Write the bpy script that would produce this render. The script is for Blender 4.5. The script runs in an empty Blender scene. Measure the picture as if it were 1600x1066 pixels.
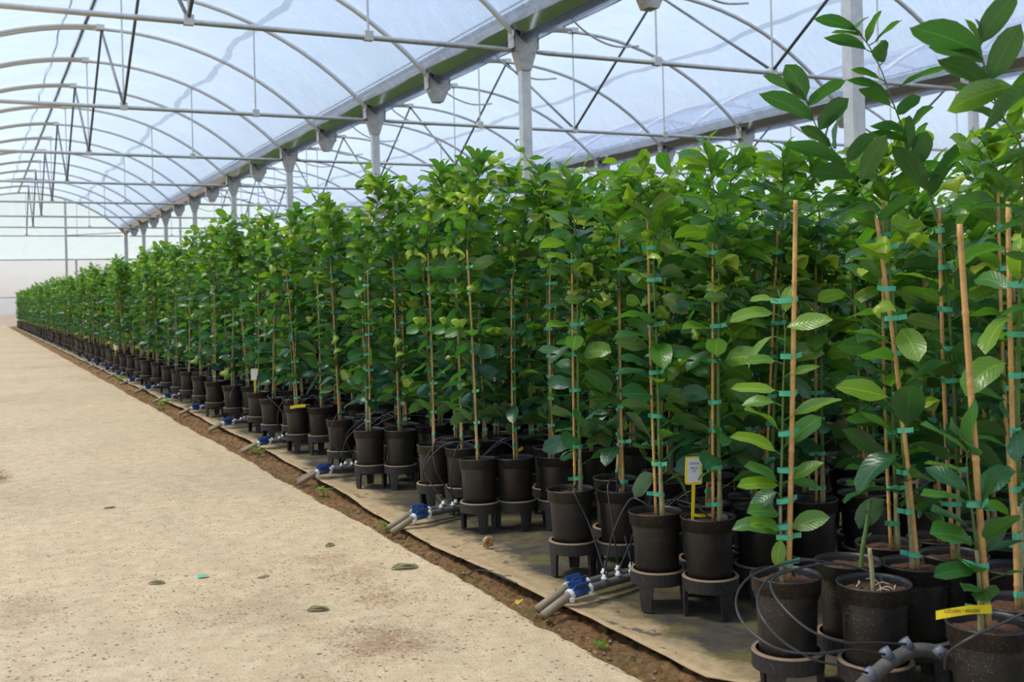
import bpy, math, random
import numpy as np
from mathutils import Vector, Matrix

SC = bpy.context.scene
COL = SC.collection
rng = random.Random(7)
nrng = np.random.default_rng(11)
PI = math.pi

# ------------------------------------------------------------------ camera, sky, sun, exposure
CAM_H = 0.83
YAW = math.atan(841.7 / 1690.0)
ROLL = math.atan(0.0246)
cam_data = bpy.data.cameras.new('camera')
cam = bpy.data.objects.new('camera', cam_data)
COL.objects.link(cam)
cam_data.sensor_width = 36.0
cam_data.lens = 1690.0 / 1600.0 * 36.0
cam_data.shift_y = -(533.0 - 459.3) / 1600.0
cam_data.shift_x = 0.0008
cam_data.clip_start = 0.05
cam_data.clip_end = 400
_f = Vector((math.sin(YAW), math.cos(YAW), 0))
_r = Vector((math.cos(YAW), -math.sin(YAW), 0))
_u = Vector((0, 0, 1))
# the photograph's horizon climbs to the right: the camera is rolled clockwise
r2 = _r * math.cos(ROLL) - _u * math.sin(ROLL)
u2 = _u * math.cos(ROLL) + _r * math.sin(ROLL)
cam.matrix_world = Matrix(((r2.x, u2.x, -_f.x, 0), (r2.y, u2.y, -_f.y, 0), (r2.z, u2.z, -_f.z, CAM_H), (0, 0, 0, 1)))
cam_data.dof.use_dof = True
cam_data.dof.focus_distance = 3.0
cam_data.dof.aperture_fstop = 9.0
SC.camera = cam

world = bpy.data.worlds.new('sky')
SC.world = world
world.use_nodes = True
wn = world.node_tree.nodes
wl = world.node_tree.links
wn.clear()
w_out = wn.new('ShaderNodeOutputWorld')
w_bg = wn.new('ShaderNodeBackground')
w_tc = wn.new('ShaderNodeTexCoord')
w_sep = wn.new('ShaderNodeSeparateXYZ')
w_ramp = wn.new('ShaderNodeValToRGB')
w_map = wn.new('ShaderNodeMapRange')
w_map.inputs[1].default_value = -0.25
w_map.inputs[2].default_value = 1.0
els = w_ramp.color_ramp.elements
els[0].position = 0.0
els[0].color = (0.52, 0.46, 0.42, 1)
els[1].position = 1.0
els[1].color = (0.36, 0.55, 0.95, 1)
for p, c in ((0.19, (0.62, 0.56, 0.53, 1)), (0.225, (1.0, 1.1, 1.08, 1)), (0.36, (0.74, 0.90, 1.0, 1)), (0.55, (0.40, 0.60, 1.0, 1))):
    e = els.new(p)
    e.color = c
wl.new(w_tc.outputs['Generated'], w_sep.inputs[0])
wl.new(w_sep.outputs['Z'], w_map.inputs[0])
wl.new(w_map.outputs[0], w_ramp.inputs[0])
wl.new(w_ramp.outputs[0], w_bg.inputs[0])
w_bg.inputs[1].default_value = 0.93
wl.new(w_bg.outputs[0], w_out.inputs[0])

sun_data = bpy.data.lights.new('sun', 'SUN')
sun_data.energy = 6.0
sun_data.color = (1.0, 0.92, 0.75)
sun_data.angle = math.radians(14)
sun = bpy.data.objects.new('sun', sun_data)
COL.objects.link(sun)
sun.location = (0, 20, 30)
SUN_DIR = Vector((-0.42, 0.20, 0.85)).normalized()          # towards the sun
sun.rotation_euler = SUN_DIR.to_track_quat('Z', 'Y').to_euler()

SC.view_settings.view_transform = 'Standard'
SC.view_settings.look = 'None'
SC.view_settings.gamma = 1.0
SC.view_settings.use_curve_mapping = False
SC.view_settings.exposure = 0.0
SC.cycles.use_denoising = True
SC.cycles.max_bounces = 8
SC.cycles.diffuse_bounces = 4
SC.cycles.glossy_bounces = 3
SC.cycles.transmission_bounces = 6
SC.cycles.transparent_max_bounces = 12
SC.cycles.caustics_reflective = False
SC.cycles.caustics_refractive = False
SC.cycles.sample_clamp_indirect = 6.0

# ------------------------------------------------------------------ materials
def new_mat(name):
    m = bpy.data.materials.new(name)
    m.use_nodes = True
    nt = m.node_tree
    nt.nodes.clear()
    out = nt.nodes.new('ShaderNodeOutputMaterial')
    return m, nt, nt.nodes, nt.links, out


def noise_tex(n, l, scale, detail=4, rough=0.6, vec=None, sc=None):
    t = n.new('ShaderNodeTexNoise')
    t.inputs['Scale'].default_value = scale
    t.inputs['Detail'].default_value = detail
    t.inputs['Roughness'].default_value = rough
    if vec is not None:
        if sc is not None:
            mp = n.new('ShaderNodeMapping')
            mp.inputs['Scale'].default_value = sc
            l.new(vec, mp.inputs['Vector'])
            vec = mp.outputs['Vector']
        l.new(vec, t.inputs['Vector'])
    return t


def ramp(n, l, fac, stops, interp='LINEAR'):
    r = n.new('ShaderNodeValToRGB')
    r.color_ramp.interpolation = interp
    e = r.color_ramp.elements
    e[0].position, e[0].color = stops[0][0], (*stops[0][1], 1)
    e[1].position, e[1].color = stops[-1][0], (*stops[-1][1], 1)
    for p, c in stops[1:-1]:
        x = e.new(p)
        x.color = (*c, 1)
    l.new(fac, r.inputs[0])
    return r.outputs[0]


def mix(n, l, fac, a, b, blend='MIX'):
    m = n.new('ShaderNodeMixRGB')
    m.blend_type = blend
    for i, v in ((0, fac), (1, a), (2, b)):
        if isinstance(v, (int, float)):
            m.inputs[i].default_value = v
        elif isinstance(v, tuple):
            m.inputs[i].default_value = (*v, 1)
        else:
            l.new(v, m.inputs[i])
    return m.outputs[0]


def maths(n, l, op, a, b=0.0):
    m = n.new('ShaderNodeMath')
    m.operation = op
    for i, v in ((0, a), (1, b)):
        if isinstance(v, (int, float)):
            m.inputs[i].default_value = v
        else:
            l.new(v, m.inputs[i])
    return m.outputs[0]


def bump(n, l, height, strength=0.3, dist=0.01):
    b = n.new('ShaderNodeBump')
    b.inputs['Strength'].default_value = strength
    b.inputs['Distance'].default_value = dist
    l.new(height, b.inputs['Height'])
    return b.outputs[0]


def pbr(name, base, rough=0.5, metal=0.0, vary=0.0, vscale=20.0, bumps=0.0, bscale=200.0, spec=0.5):
    m, nt, n, l, out = new_mat(name)
    p = n.new('ShaderNodeBsdfPrincipled')
    p.inputs['Base Color'].default_value = (*base, 1)
    p.inputs['Roughness'].default_value = rough
    p.inputs['Metallic'].default_value = metal
    p.inputs['Specular IOR Level'].default_value = spec
    tc = n.new('ShaderNodeTexCoord')
    if vary > 0:
        t = noise_tex(n, l, vscale, 5, 0.65, tc.outputs['Object'])
        lo = tuple(c * (1 - vary) for c in base)
        hi = tuple(min(1, c * (1 + vary)) for c in base)
        l.new(ramp(n, l, t.outputs['Fac'], [(0.3, lo), (0.7, hi)]), p.inputs['Base Color'])
    if bumps > 0:
        t = noise_tex(n, l, bscale, 4, 0.6, tc.outputs['Object'])
        l.new(bump(n, l, t.outputs['Fac'], bumps, 0.003), p.inputs['Normal'])
    l.new(p.outputs[0], out.inputs[0])
    return m


M = {}
M['galv'] = pbr('galvanized_steel', (0.60, 0.60, 0.57), 0.40, 0.6, 0.14, 9.0)
M['arch'] = pbr('bright_galvanized_tube', (0.84, 0.84, 0.82), 0.42, 0.25, 0.08, 9.0)
M['galv_dark'] = pbr('weathered_steel', (0.16, 0.165, 0.17), 0.5, 0.5, 0.2, 9.0)
M['gutter'] = pbr('gutter_steel', (0.50, 0.53, 0.55), 0.16, 1.0, 0.08, 4.0)
M['zinc'] = pbr('zinc_plate', (0.52, 0.51, 0.48), 0.5, 0.4, 0.25, 14.0)
M['white_plastic'] = pbr('white_plastic', (0.72, 0.71, 0.66), 0.4)
M['cane'] = pbr('bamboo_cane', (0.56, 0.31, 0.10), 0.45, 0, 0.34, 28.0, 0.2, 120)
M['bark'] = pbr('young_bark', (0.30, 0.27, 0.12), 0.7, 0, 0.35, 60.0, 0.4, 160)
M['green_stem'] = pbr('green_stem', (0.10, 0.18, 0.035), 0.5, 0, 0.25, 40.0)
M['tie'] = pbr('green_tape', (0.085, 0.48, 0.28), 0.38, 0, 0.12, 60.0)
M['tube'] = pbr('micro_tube', (0.030, 0.031, 0.034), 0.38, 0, 0.2, 30)
M['blue'] = pbr('blue_plastic', (0.022, 0.070, 0.22), 0.42, 0, 0.15, 40)
M['label_yellow'] = pbr('yellow_plastic', (0.82, 0.62, 0.015), 0.38, 0, 0.06, 40)
M['label_card'] = pbr('label_card', (0.78, 0.79, 0.82), 0.5)
M['grey_plastic'] = pbr('blue_grey_plastic', (0.16, 0.175, 0.23), 0.42)
M['ink'] = pbr('ink', (0.02, 0.02, 0.022), 0.6)
M['rock'] = pbr('pale_rock', (0.50, 0.40, 0.27), 0.85, 0, 0.25, 60, 0.6, 90)
M['snail'] = pbr('snail_shell', (0.46, 0.27, 0.11), 0.35, 0, 0.4, 40)
M['dry_leaf'] = pbr('dry_leaf', (0.17, 0.17, 0.055), 0.6, 0, 0.4, 50)
M['yellow_leaf'] = pbr('yellow_leaf', (0.55, 0.40, 0.05), 0.6, 0, 0.3, 50)
M['weed'] = pbr('weed_green', (0.12, 0.30, 0.03), 0.5, 0, 0.3, 60)
M['pebble'] = pbr('pebble', (0.27, 0.18, 0.095), 0.9, 0, 0.5, 30)


def pot_material():
    m, nt, n, l, out = new_mat('black_pot_plastic')
    p = n.new('ShaderNodeBsdfPrincipled')
    tc = n.new('ShaderNodeTexCoord')
    o = tc.outputs['Object']
    a = noise_tex(n, l, 14, 5, 0.7, o)
    c = ramp(n, l, a.outputs['Fac'], [(0.35, (0.011, 0.0103, 0.0102)), (0.75, (0.030, 0.025, 0.022))])
    sp = noise_tex(n, l, 330, 2, 0.5, o)                        # splashed dust specks
    area = noise_tex(n, l, 9, 3, 0.6, o)
    spm = maths(n, l, 'MULTIPLY', maths(n, l, 'GREATER_THAN', sp.outputs['Fac'], 0.64), maths(n, l, 'GREATER_THAN', area.outputs['Fac'], 0.50))
    c = mix(n, l, maths(n, l, 'MULTIPLY', spm, 0.55), c, (0.20, 0.17, 0.14))
    l.new(c, p.inputs['Base Color'])
    p.inputs['Roughness'].default_value = 0.42
    l.new(bump(n, l, sp.outputs['Fac'], 0.12, 0.002), p.inputs['Normal'])
    l.new(p.outputs[0], out.inputs[0])
    return m


def stand_material():
    m, nt, n, l, out = new_mat('dusty_black_plastic')
    p = n.new('ShaderNodeBsdfPrincipled')
    tc = n.new('ShaderNodeTexCoord')
    o = tc.outputs['Object']
    geo = n.new('ShaderNodeNewGeometry')
    sep = n.new('ShaderNodeSeparateXYZ')
    l.new(o, sep.inputs[0])
    a = noise_tex(n, l, 90, 5, 0.75, o)
    c = ramp(n, l, a.outputs['Fac'], [(0.35, (0.012, 0.011, 0.011)), (0.62, (0.032, 0.026, 0.022)), (0.80, (0.13, 0.095, 0.068))])
    sn = n.new('ShaderNodeSeparateXYZ')                          # silt lying on the upward ledge of the ring
    l.new(geo.outputs['True Normal'], sn.inputs[0])
    top = maths(n, l, 'MULTIPLY', maths(n, l, 'GREATER_THAN', sn.outputs['Z'], 0.35), maths(n, l, 'GREATER_THAN', sep.outputs['Z'], 0.09))
    c = mix(n, l, maths(n, l, 'MULTIPLY', top, 0.85), c, (0.30, 0.20, 0.12))
    l.new(c, p.inputs['Base Color'])
    p.inputs['Roughness'].default_value = 0.7
    l.new(bump(n, l, a.outputs['Fac'], 0.25, 0.002), p.inputs['Normal'])
    l.new(p.outputs[0], out.inputs[0])
    return m


def soil_material():
    m, nt, n, l, out = new_mat('potting_soil')
    p = n.new('ShaderNodeBsdfPrincipled')
    tc = n.new('ShaderNodeTexCoord')
    a = noise_tex(n, l, 160, 6, 0.8, tc.outputs['Object'])
    l.new(ramp(n, l, a.outputs['Fac'], [(0.3, (0.035, 0.015, 0.008)), (0.52, (0.15, 0.062, 0.030)), (0.75, (0.30, 0.15, 0.08))]), p.inputs['Base Color'])
    p.inputs['Roughness'].default_value = 0.95
    l.new(bump(n, l, a.outputs['Fac'], 1.0, 0.006), p.inputs['Normal'])
    l.new(p.outputs[0], out.inputs[0])
    return m


def earth_material():
    m, nt, n, l, out = new_mat('reddish_earth')
    p = n.new('ShaderNodeBsdfPrincipled')
    tc = n.new('ShaderNodeTexCoord')
    o = tc.outputs['Object']
    a = noise_tex(n, l, 60, 7, 0.8, o)
    c = ramp(n, l, a.outputs['Fac'], [(0.28, (0.07, 0.033, 0.012)), (0.5, (0.30, 0.145, 0.048)), (0.72, (0.54, 0.33, 0.13))])
    b = noise_tex(n, l, 4.5, 4, 0.6, o)
    moss = noise_tex(n, l, 45, 4, 0.7, o)
    mm = maths(n, l, 'MULTIPLY', ramp(n, l, b.outputs['Fac'], [(0.47, (0, 0, 0)), (0.6, (1, 1, 1))]), ramp(n, l, moss.outputs['Fac'], [(0.4, (0, 0, 0)), (0.6, (1, 1, 1))]))
    c = mix(n, l, maths(n, l, 'MULTIPLY', mm, 0.75), c, (0.11, 0.12, 0.022))
    l.new(c, p.inputs['Base Color'])
    p.inputs['Roughness'].default_value = 0.95
    l.new(bump(n, l, a.outputs['Fac'], 1.0, 0.012), p.inputs['Normal'])
    l.new(p.outputs[0], out.inputs[0])
    return m


def concrete_material():
    m, nt, n, l, out = new_mat('pitted_concrete')
    p = n.new('ShaderNodeBsdfPrincipled')
    tc = n.new('ShaderNodeTexCoord')
    o = tc.outputs['Object']
    big = noise_tex(n, l, 1.1, 6, 0.6, o)
    c = ramp(n, l, big.outputs['Fac'], [(0.3, (0.52, 0.37, 0.205)), (0.55, (0.63, 0.46, 0.265)), (0.75, (0.70, 0.53, 0.325))])
    med = noise_tex(n, l, 16, 6, 0.75, o)
    c = mix(n, l, 0.55, c, ramp(n, l, med.outputs['Fac'], [(0.3, (0.42, 0.295, 0.165)), (0.5, (0.62, 0.465, 0.275)), (0.7, (0.82, 0.66, 0.43))]), 'MIX')
    streak = noise_tex(n, l, 5, 4, 0.6, o, (1.0, 0.22, 1.0))
    c = mix(n, l, maths(n, l, 'MULTIPLY', ramp(n, l, streak.outputs['Fac'], [(0.52, (0, 0, 0)), (0.72, (1, 1, 1))]), 0.35), c, (0.38, 0.29, 0.20))
    # pits and grit, thickest where earth was trodden onto the slab
    dens = noise_tex(n, l, 3.0, 5, 0.65, o)
    pit = noise_tex(n, l, 120, 3, 0.6, o)
    sep = n.new('ShaderNodeSeparateXYZ')
    l.new(o, sep.inputs[0])
    falls, total = [], None
    for (px, py, rx, ry, a) in ((0.06, 5.85, 0.13, 0.42, 0.95), (1.00, 2.86, 0.15, 0.22, 0.75), (1.02, 3.25, 0.17, 0.32, 0.45), (0.86, 2.50, 0.20, 0.20, 0.6), (0.55, 2.35, 0.3, 0.2, 0.3), (0.70, 3.0, 0.35, 0.5, 0.22), (0.12, 3.25, 0.16, 0.3, 0.35)):
        dx = maths(n, l, 'MULTIPLY', maths(n, l, 'SUBTRACT', sep.outputs['X'], px), 1.0 / rx)
        dy = maths(n, l, 'MULTIPLY', maths(n, l, 'SUBTRACT', sep.outputs['Y'], py), 1.0 / ry)
        d = maths(n, l, 'ADD', maths(n, l, 'MULTIPLY', dx, dx), maths(n, l, 'MULTIPLY', dy, dy))
        fall = maths(n, l, 'SUBTRACT', 1.0, d)
        fall.node.use_clamp = True
        falls.append((fall, a))
        w = maths(n, l, 'MULTIPLY', fall, a)
        total = w if total is None else maths(n, l, 'ADD', total, w)
    dens_g = maths(n, l, 'ADD', dens.outputs['Fac'], maths(n, l, 'MULTIPLY', total, 0.35))

    def specks(scale, radius, lo, hi):
        v = n.new('ShaderNodeTexVoronoi')
        v.inputs['Scale'].default_value = scale
        l.new(o, v.inputs['Vector'])
        sp = n.new('ShaderNodeSeparateColor')
        l.new(v.outputs['Color'], sp.inputs[0])
        gate = maths(n, l, 'LESS_THAN', sp.outputs[0], ramp(n, l, dens_g, [(0.38, (lo, lo, lo)), (0.70, (hi, hi, hi))]))
        size = maths(n, l, 'MULTIPLY', sp.outputs[1], radius)
        return maths(n, l, 'MULTIPLY', maths(n, l, 'LESS_THAN', v.outputs['Distance'], size), gate)

    pm = specks(75, 0.36, 0.20, 0.85)
    c = mix(n, l, maths(n, l, 'MULTIPLY', pm, 0.80), c, (0.13, 0.075, 0.045))
    pm2 = specks(170, 0.45, 0.22, 0.7)
    c = mix(n, l, maths(n, l, 'MULTIPLY', pm2, 0.6), c, (0.20, 0.13, 0.08))
    pm3 = specks(34, 0.26, 0.02, 0.30)
    c = mix(n, l, maths(n, l, 'MULTIPLY', pm3, 0.75), c, (0.12, 0.075, 0.045))
    # patches of red earth trodden onto the slab
    grit = noise_tex(n, l, 70, 6, 0.85, o)
    for fall, a in falls:
        k = maths(n, l, 'MULTIPLY_ADD', fall, 0.22)
        l.new(grit.outputs['Fac'], k.node.inputs[2])
        k = maths(n, l, 'ADD', k, maths(n, l, 'MULTIPLY', maths(n, l, 'SUBTRACT', dens.outputs['Fac'], 0.5), 0.6))
        mk = ramp(n, l, k, [(0.63, (0, 0, 0)), (0.76, (1, 1, 1))])
        soft = maths(n, l, 'MULTIPLY', fall, 3.0)
        soft.node.use_clamp = True
        c = mix(n, l, maths(n, l, 'MULTIPLY', maths(n, l, 'MULTIPLY', mk, a), soft), c, (0.22, 0.090, 0.038))
    l.new(c, p.inputs['Base Color'])
    p.inputs['Roughness'].default_value = 0.9
    h = maths(n, l, 'SUBTRACT', maths(n, l, 'MULTIPLY', med.outputs['Fac'], 0.8), maths(n, l, 'MULTIPLY', pm, 0.5))
    h = maths(n, l, 'ADD', h, maths(n, l, 'MULTIPLY', pit.outputs['Fac'], 0.6))
    l.new(bump(n, l, h, 0.9, 0.008), p.inputs['Normal'])
    l.new(p.outputs[0], out.inputs[0])
    return m


def mat_material():
    m, nt, n, l, out = new_mat('dusty_ground_cover')
    p = n.new('ShaderNodeBsdfPrincipled')
    tc = n.new('ShaderNodeTexCoord')
    o = tc.outputs['Object']
    sep = n.new('ShaderNodeSeparateXYZ')
    l.new(o, sep.inputs[0])
    w = noise_tex(n, l, 2.6, 5, 0.6, o)
    w2 = noise_tex(n, l, 11, 5, 0.65, o)
    t = maths(n, l, 'ADD', sep.outputs['X'], maths(n, l, 'MULTIPLY', maths(n, l, 'SUBTRACT', w.outputs['Fac'], 0.5), 0.26))
    t = maths(n, l, 'ADD', t, maths(n, l, 'MULTIPLY', maths(n, l, 'SUBTRACT', w2.outputs['Fac'], 0.5), 0.16))
    dust = noise_tex(n, l, 26, 6, 0.7, o)
    tan = ramp(n, l, dust.outputs['Fac'], [(0.3, (0.36, 0.245, 0.12)), (0.7, (0.54, 0.385, 0.205))])
    alg = noise_tex(n, l, 6.5, 5, 0.7, o)
    algae = ramp(n, l, alg.outputs['Fac'], [(0.36, (0.036, 0.030, 0.023)), (0.50, (0.075, 0.058, 0.032)), (0.60, (0.125, 0.105, 0.024)), (0.72, (0.055, 0.055, 0.014))])
    k = n.new('ShaderNodeMapRange')
    k.inputs[1].default_value = 1.455
    k.inputs[2].default_value = 1.525
    l.new(t, k.inputs[0])
    c = mix(n, l, k.outputs[0], tan, algae)
    spots = noise_tex(n, l, 13, 4, 0.6, o, (1.0, 0.75, 1.0))
    c = mix(n, l, maths(n, l, 'MULTIPLY', maths(n, l, 'GREATER_THAN', spots.outputs['Fac'], 0.61), 0.75), c, (0.065, 0.055, 0.038))
    l.new(c, p.inputs['Base Color'])
    p.inputs['Roughness'].default_value = 0.8
    weave = n.new('ShaderNodeTexWave')
    weave.inputs['Scale'].default_value = 160
    l.new(o, weave.inputs['Vector'])
    l.new(bump(n, l, maths(n, l, 'ADD', weave.outputs['Fac'], dust.outputs['Fac']), 0.25, 0.003), p.inputs['Normal'])
    l.new(p.outputs[0], out.inputs[0])
    return m


def pipe_material(dirty=True):
    m, nt, n, l, out = new_mat('grey_irrigation_pipe')
    p = n.new('ShaderNodeBsdfPrincipled')
    tc = n.new('ShaderNodeTexCoord')
    o = tc.outputs['Object']
    a = noise_tex(n, l, 40, 5, 0.7, o)
    c = ramp(n, l, a.outputs['Fac'], [(0.35, (0.075, 0.068, 0.064)), (0.7, (0.16, 0.145, 0.13))])
    sep = n.new('ShaderNodeSeparateXYZ')                          # the end that lies in the earth is caked with it
    l.new(o, sep.inputs[0])
    k = n.new('ShaderNodeMapRange')
    k.inputs[1].default_value = 0.16
    k.inputs[2].default_value = 0.05
    l.new(sep.outputs['X'], k.inputs[0])
    if dirty:
        c = mix(n, l, maths(n, l, 'MULTIPLY', k.outputs[0], 0.75), c, (0.34, 0.26, 0.15))
    l.new(c, p.inputs['Base Color'])
    p.inputs['Roughness'].default_value = 0.6
    l.new(p.outputs[0], out.inputs[0])
    return m


def film_material(name, t_fac, tcol, dcol, wrinkle=0.5):
    m, nt, n, l, out = new_mat(name)
    tc = n.new('ShaderNodeTexCoord')
    o = tc.outputs['Object']
    tr = n.new('ShaderNodeBsdfTransparent')
    tr.inputs[0].default_value = (*tcol, 1)
    tl = n.new('ShaderNodeBsdfTranslucent')
    df = n.new('ShaderNodeBsdfDiffuse')
    gl = n.new('ShaderNodeBsdfGlossy')
    gl.inputs['Roughness'].default_value = 0.25
    big = noise_tex(n, l, 0.7, 4, 0.6, o)
    cl = ramp(n, l, big.outputs['Fac'], [(0.3, tuple(c * 0.86 for c in dcol)), (0.7, dcol)])
    l.new(cl, tl.inputs[0])
    df.inputs[0].default_value = (*dcol, 1)
    wr = noise_tex(n, l, 1.3, 5, 0.62, o, (1.0, 3.2, 1.0))
    wr2 = noise_tex(n, l, 6.0, 3, 0.6, o, (0.6, 2.2, 0.6))
    h = maths(n, l, 'ADD', wr.outputs['Fac'], maths(n, l, 'MULTIPLY', wr2.outputs['Fac'], 0.25))
    nb = bump(n, l, h, wrinkle, 0.35)
    for s in (tl, df, gl):
        l.new(nb, s.inputs['Normal'])
    m1 = n.new('ShaderNodeMixShader')
    m1.inputs[0].default_value = 0.25
    l.new(tl.outputs[0], m1.inputs[1])
    l.new(df.outputs[0], m1.inputs[2])
    m2 = n.new('ShaderNodeMixShader')
    m2.inputs[0].default_value = 0.08
    l.new(m1.outputs[0], m2.inputs[1])
    l.new(gl.outputs[0], m2.inputs[2])
    m3 = n.new('ShaderNodeMixShader')
    fine = noise_tex(n, l, 2.2, 4, 0.6, o, (1.0, 2.6, 1.0))
    tf = n.new('ShaderNodeMapRange')
    tf.inputs[1].default_value = 0.3
    tf.inputs[2].default_value = 0.7
    tf.inputs[3].default_value = t_fac - 0.06
    tf.inputs[4].default_value = t_fac + 0.06
    l.new(fine.outputs['Fac'], tf.inputs[0])
    l.new(tf.outputs[0], m3.inputs[0])
    l.new(m2.outputs[0], m3.inputs[1])
    l.new(tr.outputs[0], m3.inputs[2])
    l.new(m3.outputs[0], out.inputs[0])
    return m


def leaf_material():
    m, nt, n, l, out = new_mat('citrus_leaf')
    at = n.new('ShaderNodeAttribute')
    at.attribute_name = 'tint'
    uvn = n.new('ShaderNodeUVMap')
    uvn.uv_map = 'uv'
    sep = n.new('ShaderNodeSeparateXYZ')
    l.new(uvn.outputs[0], sep.inputs[0])
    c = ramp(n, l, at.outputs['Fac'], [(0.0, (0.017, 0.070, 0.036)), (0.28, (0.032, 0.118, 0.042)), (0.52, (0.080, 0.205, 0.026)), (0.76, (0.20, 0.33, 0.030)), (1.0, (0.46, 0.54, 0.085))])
    v = maths(n, l, 'ABSOLUTE', maths(n, l, 'SUBTRACT', sep.outputs['Y'], 0.5))
    mid = maths(n, l, 'LESS_THAN', v, 0.028)
    ph = maths(n, l, 'SUBTRACT', maths(n, l, 'MULTIPLY', sep.outputs['X'], 9.0), maths(n, l, 'MULTIPLY', v, 5.0))
    fr = maths(n, l, 'FRACT', ph)
    vein = maths(n, l, 'LESS_THAN', maths(n, l, 'ABSOLUTE', maths(n, l, 'SUBTRACT', fr, 0.5)), 0.06)
    lighter = mix(n, l, 1.0, c, (1.9, 1.7, 1.9), 'MULTIPLY')
    c = mix(n, l, maths(n, l, 'MULTIPLY', vein, 0.28), c, lighter)
    c = mix(n, l, maths(n, l, 'MULTIPLY', mid, 0.75), c, lighter)
    geo = n.new('ShaderNodeNewGeometry')
    under = mix(n, l, 0.45, c, (0.13, 0.21, 0.075))
    c2 = mix(n, l, geo.outputs['Backfacing'], c, under)
    p = n.new('ShaderNodeBsdfPrincipled')
    l.new(c2, p.inputs['Base Color'])
    p.inputs['Roughness'].default_value = 0.31
    p.inputs['Specular IOR Level'].default_value = 0.55
    puff = maths(n, l, 'ABSOLUTE', maths(n, l, 'SUBTRACT', fr, 0.5))
    tcn = n.new('ShaderNodeTexCoord')
    nz = noise_tex(n, l, 55, 2, 0.5, tcn.outputs['Object'])
    l.new(bump(n, l, maths(n, l, 'ADD', puff, nz.outputs['Fac']), 0.22, 0.0025), p.inputs['Normal'])
    tl = n.new('ShaderNodeBsdfTranslucent')
    warm = mix(n, l, 1.0, c, (1.75, 1.95, 0.65), 'MULTIPLY')
    l.new(warm, tl.inputs[0])
    ms = n.new('ShaderNodeMixShader')
    ms.inputs[0].default_value = 0.38
    l.new(p.outputs[0], ms.inputs[1])
    l.new(tl.outputs[0], ms.inputs[2])
    l.new(ms.outputs[0], out.inputs[0])
    return m


M['pot'] = pot_material()
M['stand'] = stand_material()
M['soil'] = soil_material()
M['earth'] = earth_material()
M['concrete'] = concrete_material()
M['groundcover'] = mat_material()
M['pipe'] = pipe_material()
M['hose'] = pipe_material(False)
M['film'] = film_material('roof_film', 0.44, (0.92, 0.95, 1.0), (0.64, 0.75, 0.96), 0.22)
M['gable_film'] = film_material('gable_film', 0.80, (0.97, 1.0, 1.0), (0.88, 0.95, 0.97), 0.2)
M['gable_panel'] = film_material('gable_panel', 0.60, (1.0, 0.95, 0.94), (0.80, 0.76, 0.76), 0.1)
M['gable_skirt'] = film_material('gable_skirt', 0.45, (0.95, 0.97, 1.0), (0.80, 0.83, 0.86), 0.15)
M['shadow_band'] = film_material('film_shadow_band', 0.42, (0.80, 0.83, 0.87), (0.60, 0.64, 0.69), 0.1)  # greyer film colour that stands in for a shadow on the roof
M['leaf'] = leaf_material()

# ------------------------------------------------------------------ mesh tools
class MB:
    def __init__(self):
        self.v, self.f = [], []

    def add(self, vs, fs):
        o = len(self.v)
        self.v.extend([tuple(p) for p in vs])
        self.f.extend([tuple(i + o for i in q) for q in fs])
        return self

    def box(self, x0, x1, y0, y1, z0, z1):
        vs = [(x, y, z) for z in (z0, z1) for y in (y0, y1) for x in (x0, x1)]
        return self.add(vs, [(0, 2, 3, 1), (4, 5, 7, 6), (0, 1, 5, 4), (2, 6, 7, 3), (0, 4, 6, 2), (1, 3, 7, 5)])

    def prism(self, poly, y0, y1):
        """poly = (x, z) outline, extruded along y"""
        k = len(poly)
        vs = [(x, y0, z) for x, z in poly] + [(x, y1, z) for x, z in poly]
        fs = [tuple(range(k)), tuple(range(2 * k - 1, k - 1, -1))]
        fs += [(i, i + k, (i + 1) % k + k, (i + 1) % k) for i in range(k)]
        return self.add(vs, fs)

    def tube(self, pts, rad, n=8, caps=True):
        pts = [Vector(p) for p in pts]
        k = len(pts)
        rad = rad if isinstance(rad, (list, tuple)) else [rad] * k
        t0 = (pts[1] - pts[0]).normalized()
        ref = Vector((0, 0, 1)) if abs(t0.z) < 0.9 else Vector((1, 0, 0))
        nor = t0.cross(ref).normalized()
        vs, fs = [], []
        for i, p in enumerate(pts):
            t = (pts[min(i + 1, k - 1)] - pts[max(i - 1, 0)]).normalized()
            nor = (nor - t * nor.dot(t)).normalized()
            b = t.cross(nor)
            for j in range(n):
                a = 2 * PI * j / n
                vs.append(p + (nor * math.cos(a) + b * math.sin(a)) * rad[i])
        for i in range(k - 1):
            for j in range(n):
                a, b2 = i * n + j, i * n + (j + 1) % n
                fs.append((a, b2, b2 + n, a + n))
        if caps:
            fs.append(tuple(range(n - 1, -1, -1)))
            fs.append(tuple((k - 1) * n + j for j in range(n)))
        return self.add(vs, fs)

    def lathe(self, prof, n=28, c=(0, 0)):
        vs = [(c[0] + r * math.cos(2 * PI * j / n), c[1] + r * math.sin(2 * PI * j / n), z) for r, z in prof for j in range(n)]
        fs = []
        for i in range(len(prof) - 1):
            for j in range(n):
                a, b = i * n + j, i * n + (j + 1) % n
                fs.append((a, b, b + n, a + n))
        return self.add(vs, fs)

    def mesh(self, name, mat, smooth=False):
        me = bpy.data.meshes.new(name)
        me.from_pydata(self.v, [], self.f)
        me.update()
        me.materials.append(mat)
        if smooth:
            me.polygons.foreach_set('use_smooth', [True] * len(me.polygons))
        return me

    def build(self, name, mat, parent=None, smooth=False):
        o = bpy.data.objects.new(name, self.mesh(name, mat, smooth))
        COL.objects.link(o)
        if parent is not None:
            o.parent = parent
        return o


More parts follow.
